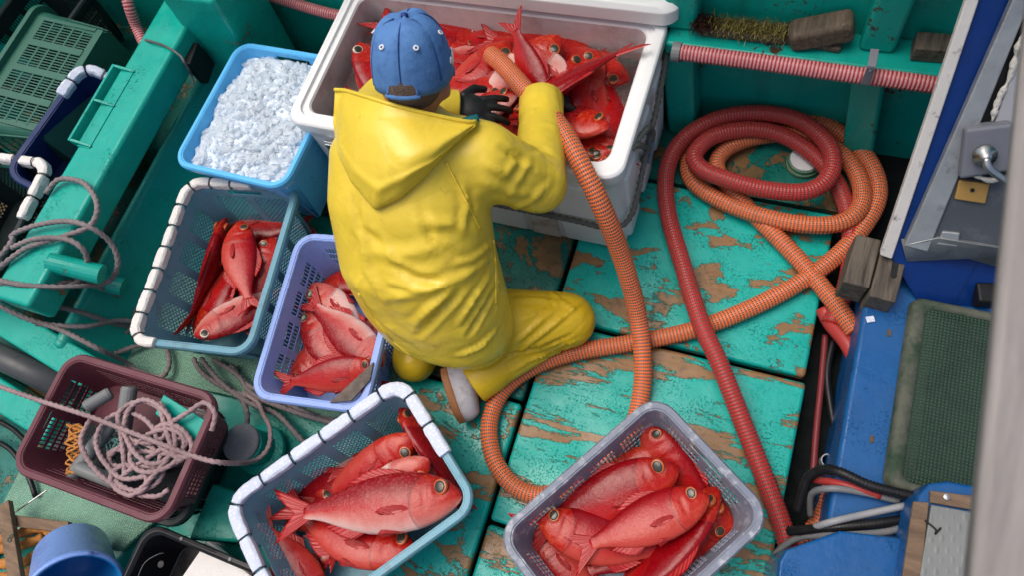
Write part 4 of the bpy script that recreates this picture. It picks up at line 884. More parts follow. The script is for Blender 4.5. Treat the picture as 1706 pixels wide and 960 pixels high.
ropeobj('spare_rope', 'bundle of mauve rope trailing across the green board between the crates', [
    [(322, 598, .04), (340, 625, .045), (385, 652, .05), (440, 668, .05), (520, 695, .04), (600, 705, .04)],
    [(335, 598, .06), (370, 640, .06), (415, 672, .05), (460, 690, .04), (490, 720, .04), (510, 742, .03)],
    [(355, 600, .04), (395, 625, .05), (425, 660, .055), (500, 690, .055), (590, 715, .04)],
    [(385, 610, .04), (410, 640, .05), (440, 655, .06), (545, 705, .04)],
    [(400, 660, .05), (412, 690, .04), (408, 720, .03)]], .0085, 'rope')
# pink rope heaped in the maroon crate
rng = random.Random(21); cl = []; cc = P(250, 735, .33)
def loop(cx, cy, a, bb, rot, z, ph, turns=1.0, n=9):
    out = []
    for k in range(int(n * turns) + 1):
        t = ph + 2 * math.pi * k / n; x, y = a * math.cos(t), bb * math.sin(t)
        out.append((cx + x * math.cos(rot) - y * math.sin(rot) + rng.uniform(-1.3, 1.3), cy + x * math.sin(rot) + y * math.cos(rot) + rng.uniform(-1.3, 1.3), z + rng.uniform(-.005, .008)))
    return out
path = [(-30, 634, .43), (60, 666, .42), (150, 695, .41), (215, 720, .40), (262, 738, .39), (320, 760, .385)]
coil = loop(238, 705, 42, 34, .3, .37, 2.5, 1.2) + loop(215, 742, 58, 50, .8, .36, 1.0, 1.1) + loop(262, 752, 48, 32, -.5, .375, 0.0, 1.3) + loop(228, 778, 45, 40, .2, .35, 3.0, 1.2) + loop(290, 735, 34, 22, .6, .38, .4, 1.2) + loop(250, 720, 55, 40, 1.2, .38, 4.0, 1.4) + loop(215, 800, 30, 24, .2, .36, 1.0, 1.1)
ropeobj('gear_rope', 'dusty pink rope heaped in loops in the maroon crate', [coil, [(150, 700, .36), (135, 740, .37), (165, 790, .36), (215, 820, .35), (260, 828, .35), (282, 815, .35)], [(275, 710, .38), (310, 690, .39), (340, 672, .39), (358, 690, .38), (352, 720, .37)]], .0070, 'ropepink', .020)
ropeobj('painter_line', 'dusty pink line stretched from the left edge over the maroon crate to the deck cap', [path + [(370, 772, .375), (420, 770, .17), (446, 748, .15), (450, 715, .14), (438, 690, .09), (430, 672, .06), (405, 655, .05)]], .0070, 'ropepink', .020)
ropeobj('orange_string', 'skein of orange cord at the left end of the maroon crate', [[(125 + 14 * math.sin(k * 1.7) + rng.uniform(-4, 4), 708 + (k % 10) * 8.5 if (k // 10) % 2 == 0 else 790 - (k % 10) * 8.5, .325 + .012 * math.sin(k * .9)) for k in range(44)]], .0034, 'ropeor', .012)
ropeobj('teal_twine', 'tangle of teal twine under the pink rope in the maroon crate', [[(225 + 45 * math.sin(k * .83) + rng.uniform(-6, 6), 765 + 34 * math.cos(k * 1.27) + rng.uniform(-6, 6), .315 + rng.uniform(-.01, .02)) for k in range(70)]], .0028, 'ropeteal', .01)
ropeobj('pale_cord', 'hank of pale cord in the upper right of the maroon crate', [[(322 + 22 * math.sin(k * .7), 690 + 9 * math.cos(k * .7 + .4 * math.sin(k)) + k * .1, .34 + .002 * (k % 5)) for k in range(50)]], .003, 'rope', .01)
# contents of the maroon crate
def floatcyl(label, a, b_, r, hole=False):
    A, B = P(*a), P(*b_); d = (B - A); m = d.normalized().to_track_quat('Z', 'Y').to_matrix(); L = d.length; b = MB()
    b.lathe([(r * .85, 0), (r, .008), (r, L - .008), (r * .85, L), (r * .3, L), (r * .3, L - .02), (0, L - .02)] if hole else [(r * .85, 0), (r, .008), (r, L - .008), (r * .85, L)], A, 18, m); return tag(b.build('net_float', M['grey'], smooth=False), label, 'float', 'grey cylinder floats in the maroon crate')
floatcyl('long grey cylinder float upright in the maroon crate', (205, 720, .31), (216, 645, .35), .024)
floatcyl('long grey cylinder float lying at the left of the maroon crate', (120, 795, .31), (190, 700, .33), .022)
floatcyl('dark grey drilled float at the upper left of the maroon crate', (185, 655, .34), (142, 680, .36), .020, True)
floatcyl('short grey float at the lower middle of the maroon crate', (195, 806, .32), (130, 780, .33), .021)
b = MB(); b.slab([P(258, 690, .355), P(272, 658, .36), (P(340, 700, .36)), P(322, 745, .355)], (0, 0, 1), .012); tag(b.build('plate', M['wall'], bevel=.003), 'teal painted board lying in the maroon crate', 'board')
b = MB(); b.slab([P(258, 745, .335), P(300, 718, .34), P(318, 775, .34), P(262, 790, .33)], (0, 0, 1), .03); tag(b.build('reel', M['black'], bevel=.01), 'black reel block under the pink rope in the maroon crate', 'block')
b = MB(); b.slab([P(118, 700, .235), P(350, 745, .235), P(285, 850, .235), P(60, 780, .235)], (0, 0, 1), .02); tag(b.build('wet_net', plain('blackish_wet_net', (.045, .055, .06), .5, .5, 40, 1.0, bscale=120, bdist=.01)), 'dark wet netting at the bottom of the maroon crate', 'net')
ropeobj('box_rope', 'dark twisted rope tied round the white fish box', [[V((X0 + .04, Y0 - .004, .20)), V((-1.0, Y0 - .004, .205)), V((-.55, Y0 - .004, .20)), V((X1 - .05, Y0 - .004, .20)), V((X1 + .006, Y0 + .05, .215)), V((X1 + .008, 1.2, .28)), V((X1 + .008, 1.4, .36)), V((X1 - .0, 1.53, .42)), V((X1 + .0, 1.56, .43))],
    [V((X1 - .002, 1.10, .475)), V((X1 + .006, 1.14, .43)), V((X1 + .008, 1.2, .33)), V((X1 + .01, 1.24, .26))], [V((X1 - .002, 1.13, .45)), V((X1 + .012, 1.22, .40)), V((X1 + .014, 1.27, .30)), V((X1 + .005, 1.24, .24)), V((X1, 1.19, .27))]], .0085, 'ropedk', raw=True)
b = MB(); b.loft([[V((X1 + .012 + r_ * math.cos(a), 1.26 + r_ * math.sin(a) - k * .02, .275 - k * .028)) for a in [2 * math.pi * e / 10 for e in range(10)]] for k, r_ in ((0, .010), (1, .011), (2, .009))], True, True, True); tag(b.build('hose_stub', plain('blue_grey_tube', (.12, .17, .25), .3, .1)), 'short blue grey tube knotted on the dark rope at the right of the fish box', 'tube')
# ================================================================ THE MAN
def remesh(mb, voxel, smooth=6, name='m'):
    me = mb.mesh(name); o = bpy.data.objects.new(name, me); C.objects.link(o)
    r = o.modifiers.new('r', 'REMESH'); r.mode = 'VOXEL'; r.voxel_size = voxel
    s = o.modifiers.new('s', 'SMOOTH'); s.iterations = smooth; s.factor = .5
    dg = bpy.context.evaluated_depsgraph_get(); m2 = bpy.data.meshes.new_from_object(o.evaluated_get(dg)); bpy.data.objects.remove(o); m2.name = name
    m2.polygons.foreach_set('use_smooth', [True] * len(m2.polygons)); return m2
def capsule(mb, a, ra, b_, rb, seg=16, sy=1.0):
    a, b_ = V(a), V(b_); d = (b_ - a); L = d.length; m = d.normalized().to_track_quat('Z', 'Y').to_matrix(); pr = []
    for k in range(6): t = math.pi / 2 * k / 5; pr.append((ra * math.sin(t), -ra * math.cos(t)))
    for k in range(6): t = math.pi / 2 * k / 5; pr.append((rb * math.cos(t), L + rb * math.sin(t)))
    mb.lathe(pr, a, seg, m)
def ellip(mb, c, rad, rot=None, seg=24, n=12):
    m = (rot or Matrix.Identity(3)) @ Matrix.Diagonal(rad)
    mb.lathe([(math.sin(math.pi * k / n), -math.cos(math.pi * k / n)) for k in range(n + 1)], c, seg, m)
def folds(me, lst):
    """lst: (polyline in photo pixels, width m, height m): ridges (+) and creases (-) raised on the cloth where the sight line meets it"""
    me.update(); co_ = [v.co.copy() for v in me.vertices]; no = [v.normal.copy() for v in me.vertices]
    bv = BVHTree.FromPolygons(co_, [list(p.vertices) for p in me.polygons]); X = np.array([tuple(c) for c in co_]); D = np.zeros(len(X))
    for pts, w, h in lst:
        ps = []
        for i in range(len(pts) - 1):
            for k in range(9):
                t = k / 9; ps.append((pts[i][0] + (pts[i + 1][0] - pts[i][0]) * t, pts[i][1] + (pts[i + 1][1] - pts[i][1]) * t))
        ps.append(pts[-1]); best = np.full(len(X), 9.); bk = np.zeros(len(X))
        for i, (px, py) in enumerate(ps):
            hit = bv.ray_cast(CAM, ray(px, py).normalized())[0]
            if hit is None: continue
            d = np.linalg.norm(X - np.array(tuple(hit)), axis=1); s = d < best; best[s] = d[s]; bk[s] = i / (len(ps) - 1)
        w = w * .85; fall = np.exp(-(best / w)) * 1.15 - .45 * np.exp(-((best - 1.9 * w) / w) ** 2)
        D += 1.12 * h * fall * np.clip(np.sin(np.pi * np.clip(.06 + bk * .9, 0, 1)) ** .7, 0, 1)
    for i, v in enumerate(me.vertices): v.co = co_[i] + no[i] * float(D[i])
    me.update()
def addobj(name, me, mat, par):
    o = bpy.data.objects.new(name, me); C.objects.link(o); me.materials.clear(); me.materials.append(mat); o.parent = par; return o
def oil(name, col, dark):
    t = NT(name); co = t.co(); c = t.mix(t.noise(co, 6, 5), tuple(a * .86 for a in col), tuple(min(1, a * 1.1) for a in col))
    st = t.ramp(t.noise(co, 11, 8, .72), [(.56, 0.0), (.80, .55)]); c = t.mix(st, c, dark)
    sm = t.ramp(t.noise(t.co(scale=(1, 1, .45)), 26, 8, .75), [(.60, 0.0), (.72, .38)]); c = t.mix(sm, c, tuple(a * .45 for a in dark))
    t.base(c); t.set('Roughness', t.ramp(t.noise(co, 14, 4), [(.3, .22), (.7, .5)])); t.set('Specular IOR Level', .45)
    cr_ = t.math('ABSOLUTE', t.math('SUBTRACT', t.noise(t.co(scale=(1, .7, 1.6), rot=(0, 0, .5)), 4, 2, .45, 1.0), .5)); t.bump(t.ramp(cr_, [(0.0, 0.0), (.14, 1.0)]), .18, .010)
    t.bump(t.noise(t.co(scale=(1, 1, 1)), 10, 4, .5, .8), .35, .012); t.bump(t.noise(co, 55, 4), .12, .003); return t.m
YEL = oil('yellow_oilskin', (.82, .60, .05), (.46, .30, .02)); YEL2 = oil('deep_yellow_oilskin', (.75, .50, .016), (.36, .23, .01))
skin = plain('weathered_skin', (.45, .20, .13), .5, .2, 30, .2, sss=.1)
HC_ = V((-.842, .945, .915))
HD = V((-.24, .90, -.40)).normalized(); HUp = (V((0.05, .25, 1)) - HD * V((0.05, .25, 1)).dot(HD)).normalized(); HS = HD.cross(HUp).normalized()
HC_ = HC_ - HUp * .016; CZ = .020
HM = Matrix((HS, HD, HUp)).transposed()          # head frame: x right, y forward, z up
def hp(x, y, z): return HC_ + HM @ V((x, y, z))
# body: one continuous figure
b = MB()
ellip(b, hp(0, 0, 0), (.074, .092, .105), HM); ellip(b, hp(0, .035, -.065), (.055, .06, .06), HM); ellip(b, hp(0, .09, -.025), (.014, .022, .022), HM)
ellip(b, hp(0, .095, -.035), (.013, .016, .014), HM); ellip(b, hp(0, .075, -.075), (.026, .018, .010), HM)
for s in (1, -1):
    ellip(b, hp(s * .078, -.005, -.03), (.012, .022, .034), HM); ellip(b, hp(s * .032, .082, .01), (.014, .010, .010), HM)
capsule(b, hp(0, -.02, -.06), .058, (-.885, .86, .78), .066); capsule(b, (-.885, .82, .74), .12, (-.83, .56, .30), .15)
SR, ER, WR = V((-.675, .845, .715)), V((-.555, .885, .575)), V((-.648, 1.17, .515)); SLf, EL, WL = V((-1.03, .91, .70)), V((-1.06, 1.03, .62)), V((-.915, 1.085, .55))
capsule(b, (-.86, .82, .74), .08, SR, .065); capsule(b, (-.89, .84, .74), .08, SLf, .065)
capsule(b, SR, .05, ER, .042); capsule(b, ER, .04, WR, .028); capsule(b, SLf, .05, EL, .042); capsule(b, EL, .04, WL, .028)
KR, AR = V((-.455, .675, .075)), V((-.675, .405, .07)); KL, AL = V((-1.0, .82, .075)), V((-.93, .42, .075))
for h_, k_, a_ in ((V((-.74, .54, .24)), KR, AR), (V((-.92, .55, .24)), KL, AL)):
    capsule(b, h_, .10, k_, .06); capsule(b, k_, .055, a_, .042)
person = addobj('person', remesh(b, .012, 4, 'person'), skin, None)
tag(person, 'man in yellow oilskins and a blue cap kneeling over the white fish box', 'person')
for s in (1, -1):
    b = MB(); ellip(b, hp(s * .032, .088, .008), (.012, .008, .008), HM); b.build('eyeball', plain('eye_white', (.7, .68, .64), .2, .05, 9, 0), person, smooth=True)
hair = plain('short_grey_brown_hair', (.15, .10, .075), .8, .6, 120, 1.0, dirt=(.25, .20, .17), dscale=90, bscale=260, bdist=.004)
b = MB(); ellip(b, hp(0, -.014, .012), (.079, .094, .090), HM, 32, 18); ellip(b, hp(0, -.045, -.025), (.058, .048, .040), HM)
addobj('hair', remesh(b, .007, 2, 'hair'), hair, person)
# cap
def cap_mat():
    t = NT('faded_blue_cotton'); co = t.co(); c = t.mix(t.noise(co, 10, 5), (.055, .165, .40), (.11, .26, .54)); c = t.mix(t.ramp(t.noise(co, 25, 8, .75), [(.48, 0.0), (.72, .6)]), c, (.025, .075, .23))
    t.base(c); t.set('Roughness', .85); t.bump(t.noise(co, 300, 3), .3, .001); t.bump(t.noise(co, 22, 4), .7, .007); return t.m
CAPM = cap_mat(); b = MB(); lo = []
cr = .101
for k in range(15):
    e = math.pi / 2 * k / 14; lp = []
    for j in range(72):
        a = 2 * math.pi * j / 72; r_ = math.cos(e) ** .62 if k < 14 else 0.002
        seam = 1 - .030 * math.exp(-(((a * 6 / (2 * math.pi)) % 1 - .5) / .035) ** 2) if k < 13 else 1
        zz = .118 * math.sin(e) + .004 * math.sin(a * 3 + k * .4)
        bk = 0
        lp.append(hp(cr * r_ * seam * math.cos(a) * (.97), cr * 1.10 * r_ * seam * math.sin(a) - .004, CZ + zz + .012 - (.03 if k == 0 else .03 * (1 - k / 14) ** 2)))
    lo.append(lp)
b.loft(lo, True, False, True); cap = b.build('cap', CAPM, person, smooth=True)
sm_ = cap.modifiers.new('t', 'SOLIDIFY'); sm_.thickness = .003; sm_.offset = -1
b = MB(); b.lathe([(.0, -.002), (.009, 0), (.008, .005), (0, .007)], hp(0, -.004, .130 + CZ), 14, HM); b.build('button', plain('dark_blue_button', (.02, .05, .22), .6), cap, smooth=True)
for j in range(6):
    a = 2 * math.pi * (j + .5) / 6; b = MB(); ps = []
    for k in range(1, 14):
        e = math.pi / 2 * k / 14; r_ = math.cos(e) ** .62 * .985
        ps.append(hp(cr * r_ * math.cos(a) * .97, cr * 1.10 * r_ * math.sin(a) - .004, .118 * math.sin(e) + .012 + CZ - .03 * (1 - k / 14) ** 2))
    b.tube(ps, .0016, 6); b.build('panel_seam', plain('dark_blue_seam', (.025, .085, .26), .85) if j == 0 else bpy.data.materials['dark_blue_seam'], cap, smooth=True)
for j in range(6):
    a = 2 * math.pi * (j + .5 + .0) / 6 + .5236; e = .78; r_ = math.cos(e) ** .62
    q = V((cr * r_ * math.cos(a) * .97, cr * 1.10 * r_ * math.sin(a) - .004, .118 * math.sin(e) + .008 + CZ)); nn = V((q.x, q.y, q.z * .9)).normalized(); mm = HM @ nn.to_track_quat('Z', 'Y').to_matrix()
    b = MB(); b.lathe([(.0068, -.002), (.0064, .0012), (.0036, .0016), (.0026, .0002)], HC_ + HM @ (q + nn * .001), 16, mm); ey = b.build('eyelet', plain('white_eyelet', (.8, .8, .78), .5, .05) if j == 0 else bpy.data.materials['white_eyelet'], cap, smooth=True)
    b = MB(); b.lathe([(.0032, .0012), (0, .0014)], HC_ + HM @ (q + nn * .001), 12, mm); b.build('hole', bpy.data.materials['dark_blue_seam'], ey)
b = MB(); lo = []           # brim
for k in range(9):
    u = k / 8; lp = []
    for j in range(17):
        a = math.pi * (.16 + .68 * j / 16); x, y = math.cos(a), math.sin(a)
        lp.append(hp(cr * .97 * x * (1 + .05 * u), cr * 1.10 * y + u * .058 * max(0, math.sin((a - math.pi * .16) / .68)) ** .6, CZ - .014 - .012 * u - .030 * x * x * u))
    lo.append(lp)
b.loft(lo, False); br = b.build('brim', CAPM, cap, smooth=True); s2 = br.modifiers.new('t', 'SOLIDIFY'); s2.thickness = .005
# back opening with strap
b = MB(); lo = []
for k in range(5):
    z = CZ - .014 + .040 * math.sin(math.pi * .5 * k / 4); lp = []
    for j in range(13):
        w = .036 * math.cos(math.pi * .5 * k / 4) + .001; x = w * (j / 6 - 1); a = math.asin(max(-1, min(1, x / (cr * .97)))); rr = 1.012 - .10 * (k / 4) ** 2
        lp.append(hp(cr * .97 * math.sin(a) * rr, -cr * 1.10 * math.cos(a) * rr - .004, z))
    lo.append(lp)
b.loft(lo, False); b.build('back_opening', hair, cap, smooth=True)
for nm, off, rr in (('strap', -.012, .0055), ('arch_binding', 0, .0035)):
    ps = []
    for j in range(19):
        t = j / 18 * 2 - 1
        if nm == 'strap': a = t * .42; z = -.016
        else: a = .37 * math.cos(math.pi * (1 - j / 18)); z = -.012 + .042 * math.sin(math.pi * j / 18)
        k = 1.012 - (.10 * (z + .012) / .042 if nm != 'strap' else 0); ps.append(hp(cr * .97 * math.sin(a) * k, -cr * 1.10 * math.cos(a) * k - .004, z + CZ))
    b = MB(); b.tube(ps, rr, 8); b.build(nm, CAPM, cap, smooth=True)
b = MB(); ps = []
for j in range(13):
    a = -.10 + .055 * j; z = .026 + .013 * math.sin(j * 1.5); k = 1.0; ps.append(hp(cr * .97 * math.cos(a) * k, cr * 1.1 * math.sin(a) * k, z - .008 + CZ))
b.tube(spline(ps, .004), .0022, 6); b.build('emblem_trim', bpy.data.materials['white_eyelet'], cap, smooth=True)

# jacket
b = MB(); sp = [(-.80, .52, .20, .20, .12), (-.80, .525, .26, .225, .15), (-.82, .56, .37, .232, .165), (-.845, .62, .51, .228, .18), (-.87, .73, .65, .228, .16), (-.885, .82, .745, .205, .13), (-.89, .87, .80, .14, .11), (-.885, .90, .835, .098, .095)]
lo = []
for i, (x, y, z, hw, hd) in enumerate(sp):
    a_, c_ = V(sp[max(0, i - 1)][:3]), V(sp[min(len(sp) - 1, i + 1)][:3]); t = (c_ - a_).normalized(); sx = V((1, -.10, 0)); sx = (sx - t * sx.dot(t)).normalized(); sy = t.cross(sx)
    lo.append([V((x, y, z)) + sx * hw * math.copysign(abs(math.cos(q)) ** .85, math.cos(q)) + sy * hd * math.copysign(abs(math.sin(q)) ** .9, math.sin(q)) for q in [2 * math.pi * k / 40 for k in range(40)]])
b.loft(lo, True, True, True)
capsule(b, (-.80, .83, .725), .115, SR + V((.0, 0, 0)), .102); capsule(b, SR, .100, ER + V((.0, -.008, -.0)), .080); capsule(b, ER + V((.0, -.008, .0)), .078, WR + (ER - WR).normalized() * .065, .064); 
capsule(b, (-.95, .85, .725), .11, SLf, .085); capsule(b, SLf, .082, EL, .082); capsule(b, EL, .078, WL + V((-.02, 0, 0)), .055)
jm = remesh(b, .0105, 9, 'jacket')
folds(jm, [([(742, 268), (770, 320), (806, 392)], .006, .006), ([(806, 392), (830, 445), (828, 520)], .008, .008),
 ([(655, 446), (690, 462), (730, 470)], .012, -.014), ([(650, 470), (690, 482), (740, 478)], .012, .010), ([(696, 560), (728, 526), (768, 488)], .011, -.018), ([(690, 540), (720, 510), (755, 480)], .011, .016), ([(765, 594), (800, 578), (826, 552)], .010, .014), ([(780, 560), (800, 525), (826, 480)], .009, -.017), ([(765, 540), (785, 505), (815, 460)], .010, .014), ([(600, 380), (612, 450), (650, 520)], .016, .009), ([(640, 400), (655, 430), (690, 445)], .012, .008), ([(700, 340), (720, 400), (770, 440)], .012, -.008), ([(770, 300), (778, 345), (770, 390)], .012, .008), ([(590, 330), (600, 380), (640, 410)], .014, -.008),
 ([(640, 500), (700, 490), (770, 462), (815, 430)], .016, .010), ([(610, 420), (680, 425), (760, 400)], .02, .007), ([(760, 440), (790, 430), (826, 400)], .010, .010), ([(700, 370), (750, 372), (800, 392)], .016, .008),
 ([(835, 245), (862, 262), (880, 268)], .010, -.012), ([(905, 205), (918, 208), (932, 216)], .010, .005), ([(870, 270), (895, 285), (928, 300)], .010, .006), ([(880, 250), (905, 248), (930, 262)], .010, -.006),
 ([(800, 300), (850, 320), (900, 325)], .014, .006), ([(810, 270), (842, 290), (862, 262)], .012, .008), ([(850, 350), (885, 335), (915, 305)], .012, .006), ([(600, 560), (650, 590), (720, 612)], .018, .006), ([(590, 470), (640, 540), (700, 580)], .02, .006), ([(845, 330), (870, 290), (884, 262)], .012, .006)])
jk = addobj('jacket', jm, YEL, person)
# hem edge and seam welts are raised folds above; cuffs
b = MB(); d = (WR - ER).normalized(); mm = d.to_track_quat('Z', 'Y').to_matrix(); b.lathe([(.062, -.075), (.0655, -.05), (.066, .03), (.062, .034), (.055, .04), (.050, -.02)], WR + d * -.01, 28, mm, False); b.build('cuff', YEL, jk, smooth=True)
d = (WL - EL).normalized(); mm = d.to_track_quat('Z', 'Y').to_matrix(); b = MB(); b.lathe([(.054, -.03), (.056, .04), (.053, .044), (.048, .04), (.045, -.02)], WL + d * -.01, 28, mm, False); b.build('cuff', YEL, jk, smooth=True)
# hood lying on the back: a padded bag draped on the jacket, with a folded brim along its upper edge
top = [(558, 149, .80), (576, 150, .815), (612, 161, .835), (650, 173, .85), (700, 186, .85), (750, 197, .83), (783, 203, .80), (797, 201, .775)]
bot = [(555, 205, .765), (562, 255, .73), (584, 302, .70), (624, 350, .672), (664, 332, .68), (706, 298, .70), (752, 246, .735), (792, 210, .768)]
jb = BVHTree.FromPolygons([v.co.copy() for v in jm.vertices], [list(p.vertices) for p in jm.polygons])
def gl(l, u):
    k = u * (len(l) - 1); i = min(int(k), len(l) - 2); return V(l[i]).lerp(V(l[i + 1]), k - i)
nu, nv = 48, 34; D0 = np.zeros((nu + 1, nv + 1)); PX = {}
for i in range(nu + 1):
    for j in range(nv + 1):
        q = gl(top, i / nu).lerp(gl(bot, i / nu), j / nv); PX[i, j] = q; dr_ = ray(q.x, q.y).normalized(); hit = jb.ray_cast(CAM, dr_)[3]; alt = (P(q.x, q.y, q.z) - CAM).length
        D0[i, j] = min(hit, alt) if hit else alt
for it in range(30):
    Dp = np.pad(D0, 1, mode='edge'); av = (Dp[:-2, 1:-1] + Dp[2:, 1:-1] + Dp[1:-1, :-2] + Dp[1:-1, 2:]) / 4; D0 = np.minimum(av, D0 + .004)
vs = []
for sgn in (1, -1):
    for i in range(nu + 1):
        for j in range(nv + 1):
            u, v = i / nu, j / nv; q = PX[i, j]; dr_ = ray(q.x, q.y).normalized()
            bulge = .014 + .052 * math.sin(math.pi * min(1, v * .9 + .10)) ** .6 * math.sin(math.pi * (.03 + .94 * u)) ** .6
            if sgn > 0: bulge += .007 * math.sin(u * 8 + v * 5) * math.sin(math.pi * v) + .008 * math.exp(-((v - .80 - .06 * math.sin(u * 7)) / .05) ** 2) * math.sin(math.pi * u) + .010 * math.exp(-(v / .07) ** 2)
            else: bulge = -.012 * math.sin(math.pi * v) - .05 * math.exp(-(v / .25) ** 2) * math.sin(math.pi * u)
            vs.append(CAM + dr_ * (D0[i, j] - bulge))
fs = []; N = (nu + 1) * (nv + 1)
for s_ in (0, 1):
    for i in range(nu):
        for j in range(nv):
            q = [s_ * N + i * (nv + 1) + j, s_ * N + i * (nv + 1) + j + 1, s_ * N + (i + 1) * (nv + 1) + j + 1, s_ * N + (i + 1) * (nv + 1) + j]; fs.append(q if s_ else q[::-1])
ring = [i * (nv + 1) for i in range(nu + 1)] + [nu * (nv + 1) + j for j in range(1, nv + 1)] + [i * (nv + 1) + nv for i in range(nu - 1, -1, -1)] + [j for j in range(nv - 1, 0, -1)]
for k in range(len(ring)): a, c = ring[k], ring[(k + 1) % len(ring)]; fs.append([a, c, c + N, a + N])
b = MB(); b.add(vs, fs); hood = b.build('hood', YEL, person, smooth=True)
b = MB(); b.tube(spline([V(vs[i * (nv + 1)]) for i in range(0, nu + 1, 3)], .008), .0055, 8); b.build('hood_hem', YEL, hood, smooth=True)
def seam(pts, nm='seam_welt', rad=.0032):
    ps = []
    for i in range(len(pts) - 1):
        for k in range(8):
            t = k / 8; x, y = pts[i][0] + (pts[i + 1][0] - pts[i][0]) * t, pts[i][1] + (pts[i + 1][1] - pts[i][1]) * t; h_ = jb.ray_cast(CAM, ray(x, y).normalized())[0]
            if h_: ps.append(h_ + (CAM - h_).normalized() * .0015)
    if len(ps) > 3: b = MB(); b.tube(spline(ps, .006), rad, 6); b.build(nm, YEL, jk, smooth=True)
seam([(598, 490), (622, 530), (655, 570), (695, 602), (728, 616)], 'hem', .0038); seam([(742, 268), (770, 322), (806, 392)]); seam([(822, 400), (826, 440), (826, 520)])
b = MB(); b.tube(spline([P(768, 205, .80), P(782, 200, .81), P(798, 196, .80)], .006), .011, 8); b.build('collar', plain('teal_collar', (.01, .16, .17), .7), person, smooth=True)
# trousers
b = MB(); capsule(b, (-.72, .565, .20), .11, KR + V((-.02, -.005, .02)), .092, 24); capsule(b, KR + V((-.022, -.010, .002)), .066, AR + V((.008, .045, .010)), .066, 24); capsule(b, (-.90, .58, .20), .11, KL, .08, 20); capsule(b, KL, .075, AL, .075, 20); ellip(b, (-.82, .56, .21), (.18, .12, .12))
tm = remesh(b, .010, 8, 'trousers')
folds(tm, [([(845, 600), (900, 560), (950, 520), (972, 500)], .008, .012), ([(850, 580), (890, 545), (940, 500)], .008, .010), ([(800, 610), (850, 590), (900, 580), (950, 560)], .008, -.016), ([(830, 630), (880, 605), (940, 575), (975, 565)], .007, .008), ([(850, 500), (900, 500), (950, 508)], .010, .007), ([(860, 540), (900, 520), (945, 485)], .006, .009), ([(880, 600), (920, 592), (965, 572)], .006, .009), ([(870, 470), (915, 485), (960, 520)], .008, .007)])
tr = addobj('trousers', tm, YEL2, person)
d = (AR - KR).normalized(); mm = d.to_track_quat('Z', 'Y').to_matrix(); b = MB(); b.lathe([(.064, -.06), (.070, .0), (.070, .06), (.067, .064), (.062, .06), (.058, -.05)], AR + V((.004, .040, .012)), 30, mm, False); b.build('trouser_cuff', YEL2, tr, smooth=True)
# shoes
def shoe(heel, toe, up, label=None):
    heel, toe = V(heel), V(toe); f = (toe - heel); L = f.length; f.normalize(); u = V(up); u = (u - f * u.dot(f)).normalized(); s_ = f.cross(u); b = MB(); so_ = MB(); lo, ls = [], []
    for k in range(15):
        t = k / 14; w = .040 * (.75 + .35 * math.sin(math.pi * min(1, t * .95 + .05)) + .12 * math.exp(-((t - .7) / .18) ** 2)) * (1 if 0 < k < 14 else .55) * (.8 if k in (1, 13) else 1); hgt = .085 - .045 * t if t > .25 else .085; hgt *= (.55 if k in (0, 14) else 1)
        c = heel + f * L * t
        lo.append([c + s_ * w * math.copysign(abs(math.cos(a)) ** .8, math.cos(a)) + u * (.012 + hgt * max(0, math.sin(a)) ** .7 if math.sin(a) > 0 else 0.010) for a in [2 * math.pi * e / 20 for e in range(20)]])
        ls.append([c + s_ * w * 1.07 * x + u * z for x, z in ((-1, -.014), (1, -.014), (1.02, .012), (-1.02, .012))])
    b.loft(lo, True, True, True); so_.loft(ls, True, True, True)
    sh = b.build('shoe', plain('grey_white_rubber', (.52, .50, .53), .5, .15, 18, .3, dirt=(.25, .22, .22), dscale=30) if 'grey_white_rubber' not in bpy.data.materials else bpy.data.materials['grey_white_rubber'], person, smooth=True)
    so_.build('sole', plain('gum_sole', (.36, .15, .06), .6, .3, 20, .4) if 'gum_sole' not in bpy.data.materials else bpy.data.materials['gum_sole'], sh, bevel=.006, bseg=3)
shoe(P(742, 612, .115), P(774, 704, .045), (.88, .35, .02)); shoe(P(676, 578, .09), P(704, 620, .05), (.85, .35, -.05))
# gloves: palm plus five separate curled fingers
GLV = plain('black_rubber_glove', (.014, .014, .015), .42, .4, 30, .25)
def glove(wrist, fdir, pn, curl, spread=.22, side=1, sc_=1.0):
    w = V(wrist); f = V(fdir).normalized(); n = V(pn); n = (n - f * n.dot(f)).normalized(); s_ = f.cross(n) * side; b = MB()
    ellip(b, w + f * .045 * sc_, (.044 * sc_, .054 * sc_, .020 * sc_), Matrix((s_, f, n)).transposed()); capsule(b, w - f * .05, .034, w + f * .012, .032)
    for k, (ox, ln) in enumerate(((-.030, .068), (-.010, .080), (.011, .075), (.030, .058))):
        p = w + f * .082 * sc_ + s_ * ox * sc_; d = (f + s_ * ox / .03 * spread).normalized(); r_ = .0115 * sc_
        for q in range(3):
            d2 = (d * math.cos(curl * (q + .4)) - n * math.sin(curl * (q + .4))).normalized(); e = p + d2 * ln * sc_ * (.45, .32, .25)[q]; capsule(b, p, r_, e, r_ * .9, 10); p = e; r_ *= .93
    p = w + f * .03 * sc_ - s_ * .036 * sc_; d = (f * .6 - s_ * .75 - n * .25).normalized(); e = p + d * .038 * sc_; capsule(b, p, .0145 * sc_, e, .0125 * sc_, 10); d = (f * .9 - s_ * .3 - n * .5).normalized(); capsule(b, e, .0125 * sc_, e + d * .032 * sc_, .0105 * sc_, 10)
    return addobj('glove', remesh(b, .0042, 3, 'glove'), GLV, person)
glove(WL + V((.015, .005, .0)), (.90, .22, -.22), (0, -.15, 1), .28, .30, 1, 1.12)
hd_ = P(880, 155, .505); glove(WR + V((.020, .030, -.02)), (.05, .75, -.66), (.35, .7, .6), .55, .08, -1, 1.0)

